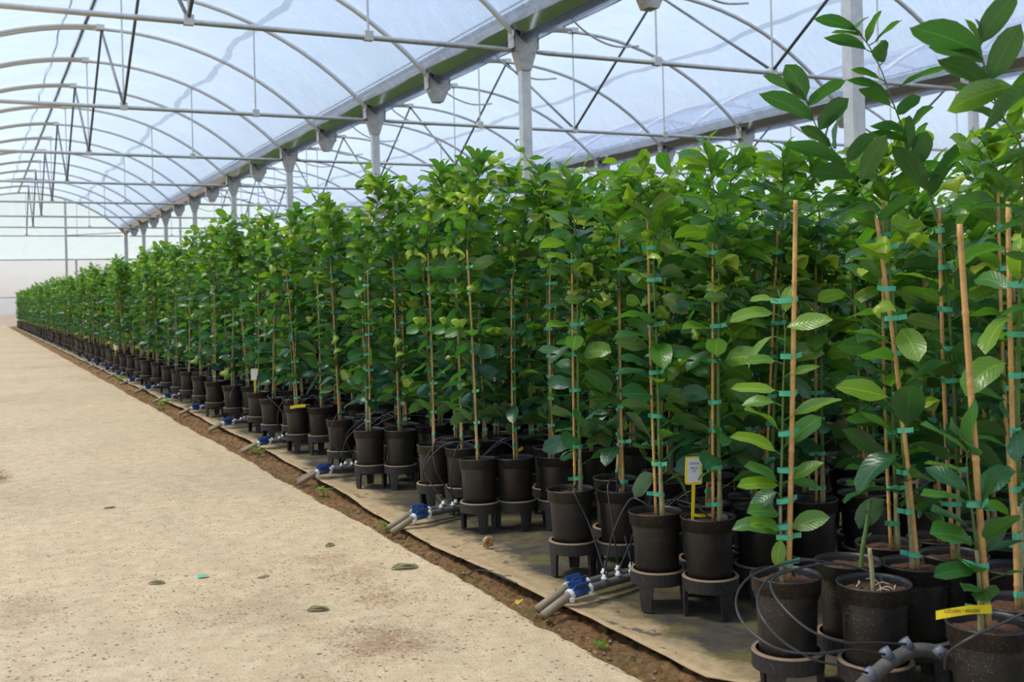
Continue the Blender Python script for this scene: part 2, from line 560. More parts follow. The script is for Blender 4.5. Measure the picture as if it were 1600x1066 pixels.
def smooth_path(pts, sub=6):
    pts = [Vector(p) for p in pts]
    out = []
    k = len(pts)
    for i in range(k - 1):
        p0, p1, p2, p3 = pts[max(i - 1, 0)], pts[i], pts[i + 1], pts[min(i + 2, k - 1)]
        for s in range(sub):
            t = s / sub
            out.append(0.5 * ((2 * p1) + (p2 - p0) * t + (2 * p0 - 5 * p1 + 4 * p2 - p3) * t * t + (3 * p1 - p0 - 3 * p2 + p3) * t ** 3))
    out.append(pts[-1])
    return out


def tag(o, label, cat, group=None, kind=None):
    o['label'] = label
    o['category'] = cat
    if group:
        o['group'] = group
    if kind:
        o['kind'] = kind
    return o


def empty(name, loc=(0, 0, 0), rz=0.0):
    o = bpy.data.objects.new(name, None)
    o.empty_display_size = 0.05
    COL.objects.link(o)
    o.location = loc
    o.rotation_euler = (0, 0, rz)
    return o


def copy_tree(o, parent=None, drop=()):
    c = o.copy()
    COL.objects.link(c)
    c.parent = parent
    for ch in KIDS.get(o.name, []):
        if ch.name.split('.')[0] not in drop:
            copy_tree(ch, c, drop)
    return c


KIDS = {}


def register(o):
    KIDS[o.name] = list(o.children)
    for c in o.children:
        register(c)


ORD = ['first', 'second', 'third', 'fourth', 'fifth', 'sixth', 'seventh', 'eighth', 'ninth', 'tenth', 'eleventh', 'twelfth', 'thirteenth', 'fourteenth', 'fifteenth', 'sixteenth', 'seventeenth', 'eighteenth', 'nineteenth', 'twentieth', 'twenty-first', 'twenty-second', 'twenty-third', 'twenty-fourth', 'twenty-fifth', 'twenty-sixth', 'twenty-seventh', 'twenty-eighth', 'twenty-ninth', 'thirtieth']

# ------------------------------------------------------------------ ground, path, mat
X_PATH, X_MAT = 1.265, 1.375
Y_END = 48.9


def grid_mesh(xs, ys, zf, xf=None):
    vs, fs = [], []
    for j, y in enumerate(ys):
        for i, x in enumerate(xs):
            xx = xf(i, x, y) if xf else x
            vs.append((xx, y, zf(i, xx, y)))
    k = len(xs)
    for j in range(len(ys) - 1):
        for i in range(k - 1):
            a = j * k + i
            fs.append((a, a + 1, a + 1 + k, a + k))
    return vs, fs


def wob(y, seed=0.0):
    return (math.sin(y * 7.1 + seed) * 0.4 + math.sin(y * 17.3 + seed * 2.1) * 0.3 + math.sin(y * 41.0 + seed * 3.7) * 0.2 + math.sin(y * 2.3 + seed) * 0.6)


b = MB()
b.add([(-40, -20, -0.07), (40, -20, -0.07), (40, 120, -0.07), (-40, 120, -0.07)], [(0, 1, 2, 3)])
o = b.build('floor', M['earth'])
o['kind'] = 'structure'
o['label'] = 'bare earth floor of the greenhouse'

# concrete path slab with a broken edge
ys = [-3 + 0.025 * i for i in range(int(15 / 0.025))] + [12 + 0.25 * i for i in range(int((Y_END - 12) / 0.25) + 2)]
edge = [X_PATH + 0.010 * wob(y) + (rng.uniform(-0.006, 0.006) if y < 12 else 0) for y in ys]
vs, fs = [], []
for y, e in zip(ys, edge):
    vs += [(-2.6, y, 0.0), (e - 0.012, y, 0.0), (e, y, -0.007), (e + 0.004, y, -0.065)]
for j in range(len(ys) - 1):
    for i in range(3):
        a = j * 4 + i
        fs.append((a, a + 1, a + 5, a + 4))
b = MB().add(vs, fs)
o = b.build('path', M['concrete'])
tag(o, 'pale beige pitted concrete path running beside the potted trees', 'path', kind='structure')

# strip of reddish earth between the path and the mat
xs = [1.20 + 0.018 * i for i in range(18)]
ys = [0.6 + 0.02 * i for i in range(520)] + [11 + 0.2 * i for i in range(int((Y_END - 11) / 0.2) + 1)]
sn = nrng.normal(0, 1, (len(ys) + 1, len(xs) + 1))
b = MB()
vs, fs = [], []
for j, y in enumerate(ys):
    for i, x in enumerate(xs):
        vs.append((x, y, -0.020 + 0.0035 * sn[j, i] + 0.006 * math.sin(x * 31 + y * 9) * math.sin(y * 5.3)))
k = len(xs)
for j in range(len(ys) - 1):
    for i in range(k - 1):
        a = j * k + i
        fs.append((a, a + 1, a + 1 + k, a + k))
o = b.add(vs, fs).build('trim_1', M['earth'])
o['kind'] = 'structure'
o['label'] = 'strip of reddish mossy earth between path and ground cover'

# ground cover sheet under the pots, its edge lifting off the earth
ys = [0.6 + 0.03 * i for i in range(400)] + [12.6 + 0.3 * i for i in range(int((Y_END - 12.6) / 0.3) + 1)]
MAT_KEYS = [(0.0, 1.44), (1.84, 1.425), (1.88, 1.385), (2.49, 1.362), (3.1, 1.352), (3.51, 1.348), (4.2, 1.37), (4.88, 1.394), (5.96, 1.43), (7.06, 1.43), (60, 1.42)]


def mat_edge(y):
    for (y0, x0), (y1, x1) in zip(MAT_KEYS, MAT_KEYS[1:]):
        if y <= y1:
            return x0 + (x1 - x0) * (y - y0) / (y1 - y0)
    return MAT_KEYS[-1][1]


vs, fs = [], []
offs = [0, 0.03, 0.07, 0.13, 0.22, 0.5, 19.5]
for y in ys:
    e = mat_edge(y) + 0.005 * wob(y, 1.7)
    for i, q in enumerate(offs):
        lift = (0.008 + 0.005 * math.sin(y * 3.1)) * math.exp(-q / 0.05)
        vs.append((e + q, y, 0.0 + lift + 0.0025 * math.sin(y * 9 + q * 30) * math.exp(-q / 0.2)))
k = len(offs)
for j in range(len(ys) - 1):
    for i in range(k - 1):
        a = j * k + i
        fs.append((a, a + 1, a + 1 + k, a + k))
b = MB().add(vs, fs)
o = b.build('ground_cover_sheet', M['groundcover'], smooth=True)
md = o.modifiers.new('thick', 'SOLIDIFY')
md.thickness = 0.003
md.offset = -1
tag(o, 'tan dusty ground cover sheet with dark algae stains under the pots', 'ground sheet', kind='structure')

# ------------------------------------------------------------------ greenhouse frame
BAY, Y1 = 5.35, 11.45
MAIN = [Y1 + BAY * k for k in range(-1, 8)]                   # frames that carry columns
MID = [y - BAY / 2 for y in MAIN]                              # arches in between
SPANS = [(-1.83, 2.06, 5.95), (5.95, 9.72, 13.55), (13.55, 17.4, 21.3), (-9.6, -5.72, -1.83)]  # the last span is out of view, added to cut sun on the path
SPAN_WORD = ['span over the path', 'middle span', 'far right span', 'unseen left span added to shade the path']
Z_TIE, Z_APEX, Z_FOOT = 3.72, 5.50, 3.78


def arch_pt(span, t, dr=0.0):
    """t from -1 (left foot) to 1 (right foot) on the arch of a span"""
    x0, xc, x1 = SPANS[span]
    hw = (x1 - xc) if t >= 0 else (xc - x0)
    rise = Z_APEX - Z_FOOT
    R = (hw * hw + rise * rise) / (2 * rise)
    a = math.asin(hw / R) * t
    return xc + (R + dr) * math.sin(a), Z_APEX - R + (R + dr) * math.cos(a)


def arch_z(span, x):
    x0, xc, x1 = SPANS[span]
    hw = (x1 - xc) if x >= xc else (xc - x0)
    rise = Z_APEX - Z_FOOT
    R = (hw * hw + rise * rise) / (2 * rise)
    return Z_APEX - R + math.sqrt(R * R - (x - xc) ** 2)


# roof film, one sheet per span
for s in range(4):
    vs, fs = [], []
    ts = [-1 + i / 20 for i in range(41)]
    yy = [-12 + 0.5 * j for j in range(int((Y_END + 12) / 0.5) + 1)] + [Y_END + 0.02]  # carried on behind the camera, out of view, to even the light
    for y in yy:
        # the film sags a little between arches
        ph = ((y - MAIN[0]) / (BAY / 2)) % 1.0
        sag = -0.022 * math.sin(PI * ph)
        for t in ts:
            x, z = arch_pt(s, t, 0.045 + sag)
            vs.append((x, y, z))
    k = len(ts)
    for j in range(len(yy) - 1):
        for i in range(k - 1):
            a = j * k + i
            fs.append((a, a + 1, a + 1 + k, a + k))
    o = MB().add(vs, fs).build('ceiling', M['film'], smooth=True)
    o['kind'] = 'structure'
    o['label'] = 'milky translucent film roof of the ' + SPAN_WORD[s]
    if s == 3:
        break
    # shadow band along the right half, made as a strip of darker film
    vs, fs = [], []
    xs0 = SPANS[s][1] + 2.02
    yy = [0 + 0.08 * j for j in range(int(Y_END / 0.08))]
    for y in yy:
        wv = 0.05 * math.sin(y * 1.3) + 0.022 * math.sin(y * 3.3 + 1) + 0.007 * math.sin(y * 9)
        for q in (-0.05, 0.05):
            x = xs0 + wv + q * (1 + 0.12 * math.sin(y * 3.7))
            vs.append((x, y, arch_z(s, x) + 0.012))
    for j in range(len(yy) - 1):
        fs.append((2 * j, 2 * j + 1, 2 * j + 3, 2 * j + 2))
    o = MB().add(vs, fs).build('film_shadow_band', M['shadow_band'], smooth=True)
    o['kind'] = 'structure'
    o['label'] = 'greyish wavy painted shadow band in the film roof of the ' + SPAN_WORD[s]

# gutters
GUT = [(5.95, 'between the span over the path and the middle span'), (13.55, 'between the middle and far right spans')]
for gx, word in GUT:
    prof = [(-0.185, 4.11), (-0.205, 4.13), (-0.16, 4.13), (-0.165, 4.11), (-0.16, 4.02), (-0.085, 3.91), (0.085, 3.91), (0.16, 4.02), (0.165, 4.11), (0.16, 4.13), (0.205, 4.13), (0.185, 4.11), (0.18, 4.01), (0.095, 3.885), (-0.095, 3.885), (-0.18, 4.01)]
    vs, fs = [], []
    k = len(prof)
    for y in (-4.0, Y_END):
        vs += [(gx + px, y, pz) for px, pz in prof]
    for i in range(k):
        fs.append((i, (i + 1) % k, (i + 1) % k + k, i + k))
    o = MB().add(vs, fs).build('roof_gutter', M['gutter'])
    tag(o, 'long grey steel roof gutter ' + word, 'gutter')
    rail = MB()
    for sx in (-1, 1):
        rail.tube([(gx + sx * 0.20, -4, 4.15), (gx + sx * 0.20, Y_END, 4.15)], 0.014, 6)
        rail.tube([(gx + sx * 0.235, -4, 4.19), (gx + sx * 0.235, Y_END, 4.19)], 0.012, 6)
    rail.build('film_lock_rail', M['galv_dark'], o)


def bracket(mb, gx, y, low):
    w = 0.075
    mb.prism([(gx - 0.06, low), (gx + 0.06, low), (gx + 0.13, 3.70), (gx + 0.175, 3.875), (gx + 0.10, 3.875), (gx, 3.80), (gx - 0.10, 3.875), (gx - 0.175, 3.875), (gx - 0.13, 3.70)], y - w, y + w)
    for sx in (-1, 1):
        mb.tube([(gx + sx * 0.10, y - w - 0.008, 3.70), (gx + sx * 0.10, y + w + 0.008, 3.70)], 0.012, 6)
        mb.box(gx + sx * 0.16 - 0.008, gx + sx * 0.16 + 0.008, y - w, y + w, 3.74, 3.95)


side_word = ['left', 'right']
for gi, (gx, word) in enumerate(GUT):
    row = 'first column row' if gi == 0 else 'second column row on the right'
    for k, y in enumerate(MAIN[:-1]):
        c = MB()
        c.box(gx - 0.06, gx + 0.06, y - 0.05, y + 0.05, 0.0, 3.55)
        col_ob = c.build('greenhouse_column', M['galv'])
        tag(col_ob, 'square galvanized steel column, %s from the camera in the %s' % (ORD[k], row), 'column', 'steel columns under the gutters')
        p = MB()
        bracket(p, gx, y, 3.48)
        p.build('gutter_bracket', M['zinc'], col_ob)
    for k, y in enumerate(MID):
        p = MB()
        bracket(p, gx, y, 3.56)
        o = p.build('arch_bracket', M['zinc'])
        tag(o, 'zinc plate bracket hanging under the %s gutter, %s from the camera' % ('near' if gi == 0 else 'far', ORD[k]), 'bracket', 'zinc brackets between the columns')

NA = 28
for s in range(3):
    x0, xc, x1 = SPANS[s]
    for k, y in enumerate(sorted(MAIN[:-1] + MID)):
        is_main = y in MAIN
        pts = []
        for i in range(NA + 1):
            t = -1 + 2 * i / NA
            x, z = arch_pt(s, t)
            pts.append((x, y, z))
        a = MB().tube(pts, 0.036, 10).build('roof_arch', M['arch'], smooth=True)
        tag(a, 'curved galvanized tube arch of the %s, %s from the camera' % (SPAN_WORD[s], ORD[k]), 'roof arch', 'curved roof arches')
        # second tube of the roof vent above the left half, with its end fitting at the ridge
        pts = []
        for i in range(15):
            x, z = arch_pt(s, -0.72 + 0.72 * i / 14)
            pts.append((x - 0.03, y - 0.13, z + 0.008))
        MB().tube(pts, 0.034, 8).build('vent_rib', M['white_plastic'], a, smooth=True)
        MB().box(xc - 0.10, xc + 0.03, y - 0.17, y + 0.0, Z_APEX - 0.05, Z_APEX + 0.035).build('ridge_fitting', M['white_plastic'], a)
        # curved toothed rod that opens the vent
        if s > 0:
            q = [(xc - 1.52, y + 0.10, 5.02), (xc - 1.35, y + 0.1, 4.86), (xc - 1.05, y + 0.1, 4.70), (xc - 0.7, y + 0.1, 4.62), (xc - 0.3, y + 0.1, 4.66)]
            MB().tube(smooth_path(q), 0.016, 6).build('vent_rack', M['galv'], a, smooth=True)
    for k, y in enumerate(MAIN):
        tb = MB()
        tb.tube([(x0 + 0.13, y, Z_TIE), (x0 + 0.30, y, Z_TIE), (x1 - 0.30, y, Z_TIE), (x1 - 0.13, y, Z_TIE)], [0.020, 0.031, 0.031, 0.020], 8)
        t = tb.build('tie_bar', M['galv'], smooth=True)
        tag(t, 'straight steel tie bar across the %s, %s from the camera' % (SPAN_WORD[s], ORD[k]), 'tie bar', 'horizontal tie bars')
        for q in (0.25, 0.5, 0.75):
            x = x0 + (x1 - x0) * q if q != 0.5 else xc
            MB().tube([(x, y, Z_TIE), (x, y, arch_z(s, x))], 0.013, 6).build('hanger_rod', M['galv'], t)
            MB().box(x - 0.05, x + 0.05, y - 0.04, y + 0.04, Z_TIE - 0.035, Z_TIE + 0.07).build('clamp_plate', M['white_plastic'], t)
    # zigzag bracing in the ridge plane
    for k in range(len(MAIN) - 1):
        ym = MAIN[k] + BAY / 2
        for (ya, w) in ((MAIN[k], 'near'), (MAIN[k + 1], 'far')):
            o = MB().tube([(xc, ya, Z_TIE + 0.03), (xc, ym, Z_APEX - 0.03)], 0.021, 8).build('ridge_brace', M['galv_dark'], smooth=True)
            tag(o, 'slanting ridge brace in the %s, %s leg of the %s bay' % (SPAN_WORD[s], w, ORD[k]), 'brace', 'slanting ridge braces')
    o = MB().tube([(xc - 0.27, -4, Z_APEX + 0.045), (xc - 0.27, Y_END, Z_APEX + 0.045)], 0.030, 8).build('ridge_shaft', M['galv_dark'], smooth=True)
    tag(o, 'dark straight vent shaft along the ridge of the ' + SPAN_WORD[s], 'shaft')
    pts = []
    yv = 3.0
    while yv < Y_END - 0.5:
        pts.append((xc - 0.62 + rng.uniform(-0.035, 0.035), yv, Z_APEX + 0.02 + rng.uniform(-0.02, 0.02)))
        yv += rng.uniform(0.5, 0.9)
    o = MB().tube(smooth_path(pts, 3), 0.011, 5).build('vent_cord', M['galv_dark'], smooth=True)
    tag(o, 'thin wavy dark cord beside the ridge shaft of the ' + SPAN_WORD[s], 'cord')

# gable wall at the far end
for s in range(3):
    x0, xc, x1 = SPANS[s]
    outline = []
    for i in range(25):
        x, z = arch_pt(s, -1 + 2 * i / 24, 0.04)
        outline.append((x, z))
    mb = MB()
    vs = [(x0, Y_END + 0.05, 2.73)] + [(x, Y_END + 0.05, z) for x, z in outline] + [(x1, Y_END + 0.05, 2.73)]
    mb.add(vs, [tuple(range(len(vs)))])
    o = mb.build('wall_far', M['gable_film'])
    o['kind'] = 'structure'
    o['label'] = 'bright translucent upper gable film of the ' + SPAN_WORD[s]
    mb = MB()
    mb.add([(x0, Y_END + 0.05, 1.19), (x1, Y_END + 0.05, 1.19), (x1, Y_END + 0.05, 2.73), (x0, Y_END + 0.05, 2.73)], [(0, 1, 2, 3)])
    o = mb.build('wall_far', M['gable_panel'])
    o['kind'] = 'structure'
    o['label'] = 'pinkish gable panel band at the far end of the ' + SPAN_WORD[s]
    mb = MB()
    mb.add([(x0, Y_END + 0.05, -0.07), (x1, Y_END + 0.05, -0.07), (x1, Y_END + 0.05, 1.19), (x0, Y_END + 0.05, 1.19)], [(0, 1, 2, 3)])
    o = mb.build('wall_far', M['gable_skirt'])
    o['kind'] = 'structure'
    o['label'] = 'whitish lower gable sheet at the far end of the ' + SPAN_WORD[s]
    for z, word in ((2.73, 'upper'), (1.19, 'lower')):
        o = MB().tube([(x0, Y_END, z), (x1, Y_END, z)], 0.032, 6).build('gable_rail', M['galv'])
        tag(o, '%s horizontal steel rail of the far gable in the %s' % (word, SPAN_WORD[s]), 'rail', 'gable rails')
    for q, zt in ((xc + 1.5, None), (xc - 1.5, None)):
        o = MB().box(q - 0.045, q + 0.045, Y_END - 0.07, Y_END + 0.02, 0.0, arch_z(s, q)).build('gable_post', M['galv'])
        tag(o, 'upright steel post of the far gable, %s of the %s' % ('right' if q > xc else 'left', SPAN_WORD[s]), 'post', 'gable posts')
    o = MB().box(xc + 1.84, xc + 1.92, Y_END - 0.06, Y_END + 0.02, 0.0, 2.73).build('gable_post', M['galv'])
    tag(o, 'short post beside the right gable post, ' + SPAN_WORD[s], 'post', 'gable posts')
    o = MB().tube([(xc + 1.5, Y_END - 0.06, Z_TIE + 0.02), (x1 - 0.2, Y_END - 0.8, Z_TIE + 0.10)], 0.025, 6).build('gable_brace', M['galv'])
    tag(o, 'low slanting brace from the gable post to the gutter in the ' + SPAN_WORD[s], 'brace')
    arch_e = [(x, Y_END, z) for x, z in (arch_pt(s, -1 + 2 * i / 24) for i in range(25))]
    o = MB().tube(arch_e, 0.04, 8).build('gable_arch', M['galv'], smooth=True)
    tag(o, 'curved end arch of the far gable in the ' + SPAN_WORD[s], 'roof arch')
for gx, word in GUT:
    o = MB().box(gx - 0.07, gx + 0.07, Y_END - 0.07, Y_END + 0.03, 0, 3.85).build('gable_post', M['galv'])
    tag(o, 'gable corner post under the gutter ' + word, 'post', 'gable posts')
mb = MB()
mb.add([(21.3, -4, -0.07), (21.3, Y_END, -0.07), (21.3, Y_END, 3.9), (21.3, -4, 3.9)], [(0, 1, 2, 3)])
o = mb.build('wall_right', M['gable_film'])
o['kind'] = 'structure'
o['label'] = 'translucent film side wall on the far right'

# ------------------------------------------------------------------ leaves
def leaf_block(specs, nt=6, ns=4):
    """specs: list of (base, azimuth, elevation, length, width, bend, fold, roll, tint, cup). Returns verts, quads, uvs (per vert), tint (per vert)."""
    V, F, U, T = [], [], [], []
    us = np.linspace(0, 1, nt + 1)
    vs_ = np.linspace(-1, 1, ns + 1)
    off = 0
    for (base, az, el, L, W, bend, fold, roll, tint, cup) in specs:
        t = us
        prof = (np.clip(t, 0.0, 1) ** 0.62) * (np.clip(1 - t, 0, 1) ** 0.60)
        prof = prof / prof.max()
        prof[0] = 0.10
        prof[-1] = 0.02
        ang = el - bend * t
        dx = np.cos(ang)
        dz = np.sin(ang)
        seg = L / nt
        X = np.concatenate([[0], np.cumsum(0.5 * (dx[1:] + dx[:-1]) * seg)])
        Z = np.concatenate([[0], np.cumsum(0.5 * (dz[1:] + dz[:-1]) * seg)])
        hw = 0.5 * W * prof
        S = vs_[None, :]
        y = hw[:, None] * S
        av = np.abs(S)
        if cup > 0:                                            # puckered leaf: margins rolled far down, blade swollen
            rho = hw[:, None] / cup
            y = rho * np.sign(S) * np.sin(cup * av)
            up = -rho * (1 - np.cos(cup * av)) + 0.16 * hw[:, None] * np.sin(PI * np.minimum(av * 1.6, 1.0)) + 0.12 * hw[:, None] * np.sin(t[:, None] * PI * 3.2)
            up = np.broadcast_to(up, y.shape)
        else:
            up = hw[:, None] * av * math.tan(fold) + 0.06 * W * np.sin(t[:, None] * 9 + az * 3) * av ** 2 * np.sign(S)
        # roll about the leaf axis
        yr = y * math.cos(roll) - up * math.sin(roll)
        zr = y * math.sin(roll) + up * math.cos(roll)
        nx = -dz[:, None] * zr
        nz = dx[:, None] * zr
        lx = X[:, None] + nx
        lz = Z[:, None] + nz
        ca_, sa_ = math.cos(az), math.sin(az)
        px = base[0] + lx * ca_ - yr * sa_
        py = base[1] + lx * sa_ + yr * ca_
        pz = base[2] + lz
        V.append(np.stack([px, py, pz], -1).reshape(-1, 3))
        U.append(np.stack([np.broadcast_to(t[:, None], y.shape), np.broadcast_to((S + 1) / 2, y.shape)], -1).reshape(-1, 2))
        T.append(np.full(y.size, tint))
        k = ns + 1
        i, j = np.meshgrid(np.arange(nt), np.arange(ns), indexing='ij')
        a = (i * k + j).ravel() + off
        F.append(np.stack([a, a + k, a + k + 1, a + 1], -1))
        off += y.size
    return np.concatenate(V), np.concatenate(F), np.concatenate(U), np.concatenate(T)


def quads_mesh(name, V, F, U, T, mat):
    me = bpy.data.meshes.new(name)
    nv, nf = len(V), len(F)
    me.vertices.add(nv)
    me.vertices.foreach_set('co', V.astype(np.float32).ravel())
    me.loops.add(nf * 4)
    me.loops.foreach_set('vertex_index', F.astype(np.int32).ravel())
    me.polygons.add(nf)
    me.polygons.foreach_set('loop_start', np.arange(0, nf * 4, 4, dtype=np.int32))
    try:
        me.polygons.foreach_set('loop_total', np.full(nf, 4, dtype=np.int32))
    except Exception:
        pass
    me.update(calc_edges=True)
    if U is not None:
        uv = me.uv_layers.new(name='uv')
        uv.data.foreach_set('uv', U[F.ravel()].astype(np.float32).ravel())
        at = me.attributes.new('tint', 'FLOAT', 'POINT')
        at.data.foreach_set('value', T.astype(np.float32))
    me.polygons.foreach_set('use_smooth', np.ones(nf, dtype=bool))
    me.materials.append(mat)
    me.update()
    return me


def stem_point(path, z):
    for a, b in zip(path, path[1:]):
        if a[2] <= z <= b[2]:
            q = (z - a[2]) / max(b[2] - a[2], 1e-6)
            return tuple(a[i] + (b[i] - a[i]) * q for i in range(3))
    return path[-1] if z > path[-1][2] else path[0]


def random_leaf(R, base, az, z_rel, big=1.0, young=0.0):
    """z_rel 0 low .. 1 top"""
    L = R.gauss(0.090, 0.012) * big
    W = L * R.uniform(0.47, 0.60)
    cup = 0.0
    el = R.gauss(0.12, 0.38) + 0.28 * z_rel
    bend = R.uniform(0.2, 0.95)
    fold = R.uniform(0.05, 0.36)
    roll = R.gauss(0, 0.62)
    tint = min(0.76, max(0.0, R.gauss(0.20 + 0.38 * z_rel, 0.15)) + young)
    if R.random() < 0.05 + 0.06 * z_rel:
        cup = R.uniform(1.5, 2.2)
        tint = R.uniform(0.76, 1.0)
        L *= 0.80
        W = L * 1.15
        bend += 0.3
        el -= 0.25
    return (base, az, el, L, W, bend, fold, roll, tint, cup)


def tree_specs(R, path, z0, z1, step, twigs, big=1.0, n_tip=6, rmin=0.006, open_side=False):
    """leaves up the stem, twigs near the top; returns leaf specs and twig paths"""
    specs, tw = [], []
    az = R.uniform(0, 6.28)
    z = z0
    ztop = path[-1][2]
    while z < z1:
        p = stem_point(path, z)
        zr = (z - z0) / max(z1 - z0, 0.01)
        pet = R.uniform(0.010, 0.022)
        ca, sa = math.cos(az), math.sin(az)
        base = (p[0] + ca * (rmin + pet), p[1] + sa * (rmin + pet), p[2] + pet * 0.6)
        tw.append([(p[0], p[1], p[2] - 0.004), base])
        faces = math.cos(az + PI / 2) > 0.55                        # points out of the row, where the cane stands
        if not (open_side and faces and zr < 0.75 and R.random() < 0.6):
            specs.append(random_leaf(R, base, az + R.gauss(0, 0.15), zr, big * (1.06 - 0.16 * zr)))
        else:
            tw.pop()
        az += 2.4 + R.gauss(0, 0.25)
        z += step * R.uniform(0.6, 1.4)
    for k in range(twigs):
        zb = z0 + (z1 - z0) * R.uniform(0.30, 1.0)
        p = Vector(stem_point(path, zb))
        a = R.uniform(-0.5, 3.64) if open_side else R.uniform(0, 6.28)
        ln = R.uniform(0.06, 0.15)
        up = R.uniform(0.5, 1.2)
        d = Vector((math.cos(a), math.sin(a), up)).normalized()
        pts = [p, p + d * ln * 0.5, p + d * ln + Vector((0, 0, 0.02))]
        tw.append([tuple(q) for q in pts])
        nl = R.randint(4, 7)
        aa = R.uniform(0, 6.28)
        zr = min(1.0, (zb - z0) / (z1 - z0))
        for i in range(nl):
            q = pts[0].lerp(pts[2], (i + 1.0) / nl)
            specs.append(random_leaf(R, tuple(q), aa, zr, big * 0.80 * R.uniform(0.7, 1.1), 0.06))
            aa += 2.4
    # growing tip: upright young leaves
    p = Vector(path[-1])
    for i in range(n_tip):
        a = i * 2.4 + R.uniform(-0.3, 0.3)
        L = R.uniform(0.055, 0.100) * big * (0.65 + 0.35 * min(1, i / 4))
        q = stem_point(path, p.z - 0.014 * i)
        specs.append(((q[0], q[1], q[2]), a, R.uniform(0.5, 1.25), L, L * R.uniform(0.36, 0.50), R.uniform(-0.1, 0.5), 0.3, R.gauss(0, 0.3), R.uniform(0.40, 0.74), 0.0))
    return specs, tw


# ------------------------------------------------------------------ pots, stands, trees
RIM_Z, POT_BASE = 0.250, 0.084


def pot_profile():
    r0, r1 = 0.0560, 0.0690
    h = RIM_Z - POT_BASE
    prof = [(0.0, 0.0), (r0 - 0.004, 0.0), (r0, 0.004), (r1 - 0.0075, h - 0.036), (r1 - 0.0075, h - 0.034), (r1 - 0.0012, h - 0.0325), (r1 + 0.0005, h - 0.004), (r1 + 0.0025, h - 0.0025), (r1 + 0.002, h), (r1 - 0.0015, h), (r1 - 0.003, h - 0.008), (r1 - 0.006, h - 0.045)]
    return [(r, z + POT_BASE) for r, z in prof]


POT_MESH = MB().lathe(pot_profile(), 36).mesh('pot', M['pot'], True)


def soil_mesh(seed, drop=0.016):
    R = random.Random(seed)
    n, rings = 20, 4
    vs, fs = [(0, 0, RIM_Z - drop + 0.004)], []
    for i in range(1, rings + 1):
        for j in range(n):
            r = 0.0640 * i / rings
            a = 2 * PI * j / n
            vs.append((r * math.cos(a), r * math.sin(a), RIM_Z - drop + R.uniform(-0.003, 0.004) - (0.002 if i == rings else 0)))
    for j in range(n):
        fs.append((0, 1 + j, 1 + (j + 1) % n))
    for i in range(rings - 1):
        for j in range(n):
            a, c = 1 + i * n + j, 1 + i * n + (j + 1) % n
            fs.append((a, a + n, c + n, c))
    return MB().add(vs, fs).mesh('soil', M['soil'], True)


SOILS = [soil_mesh(3 + i) for i in range(4)]


def stand_root():
    mb = MB()
    mb.lathe([(0.058, 0.066), (0.066, 0.064), (0.0712, 0.066), (0.0722, 0.098), (0.0705, 0.101), (0.0635, 0.101), (0.0615, 0.080), (0.050, 0.080), (0.050, 0.076), (0.058, 0.066)], 36)
    ring = mb.build('pot_stand', M['stand'], smooth=False)
    ring.data.polygons.foreach_set('use_smooth', [False] * len(ring.data.polygons))
    for k in range(3):
        a0 = 2 * PI * k / 3
        vs = []
        for z, half, ri, ro in ((0.068, 0.30, 0.060, 0.0705), (0.045, 0.26, 0.0605, 0.0705), (0.0, 0.215, 0.060, 0.069)):
            for r in (ri, ro):
                for q in (-1, -0.33, 0.33, 1):
                    a = a0 + q * half
                    vs.append((r * math.cos(a), r * math.sin(a), z))
        fs = []
        for lv in range(2):
            b0, b1 = lv * 8, lv * 8 + 8
            for q in range(3):
                fs.append((b0 + q, b0 + q + 1, b1 + q + 1, b1 + q))
                fs.append((b0 + 4 + q + 1, b0 + 4 + q, b1 + 4 + q, b1 + 4 + q + 1))
            fs.append((b0 + 4, b0, b1, b1 + 4))
            fs.append((b0 + 3, b0 + 7, b1 + 7, b1 + 3))
        fs.append((16, 17, 18, 19, 23, 22, 21, 20))
        MB().add(vs, fs).build('leg', M['stand'], ring)
    return ring


STAND = stand_root()
STAND.hide_render = False
register(STAND)


def cane_mb(p0, p1, rad, R, bow=0.006):
    p0, p1 = Vector(p0), Vector(p1)
    n = 15
    pts, rr = [], []
    bx, by = R.uniform(-bow, bow), R.uniform(-bow, bow)
    node = R.uniform(0.08, 0.16)
    L = (p1 - p0).length
    marks = []
    q = R.uniform(0.03, 0.12)
    while q < L:
        marks.append(q)
        q += R.uniform(0.12, 0.2)
    ts = sorted(set([i / n for i in range(n + 1)] + [m_ / L + e for m_ in marks for e in (-0.006, 0.0, 0.006) if 0 < m_ / L + e < 1]))
    for t in ts:
        s = math.sin(PI * t)
        pts.append(p0.lerp(p1, t) + Vector((bx * s, by * s, 0)))
        k = 1.0 - 0.22 * t
        for m_ in marks:
            if abs(t - m_ / L) < 0.003:
                k *= 1.22
        rr.append(rad * k)
    return MB().tube(pts, rr, 8)


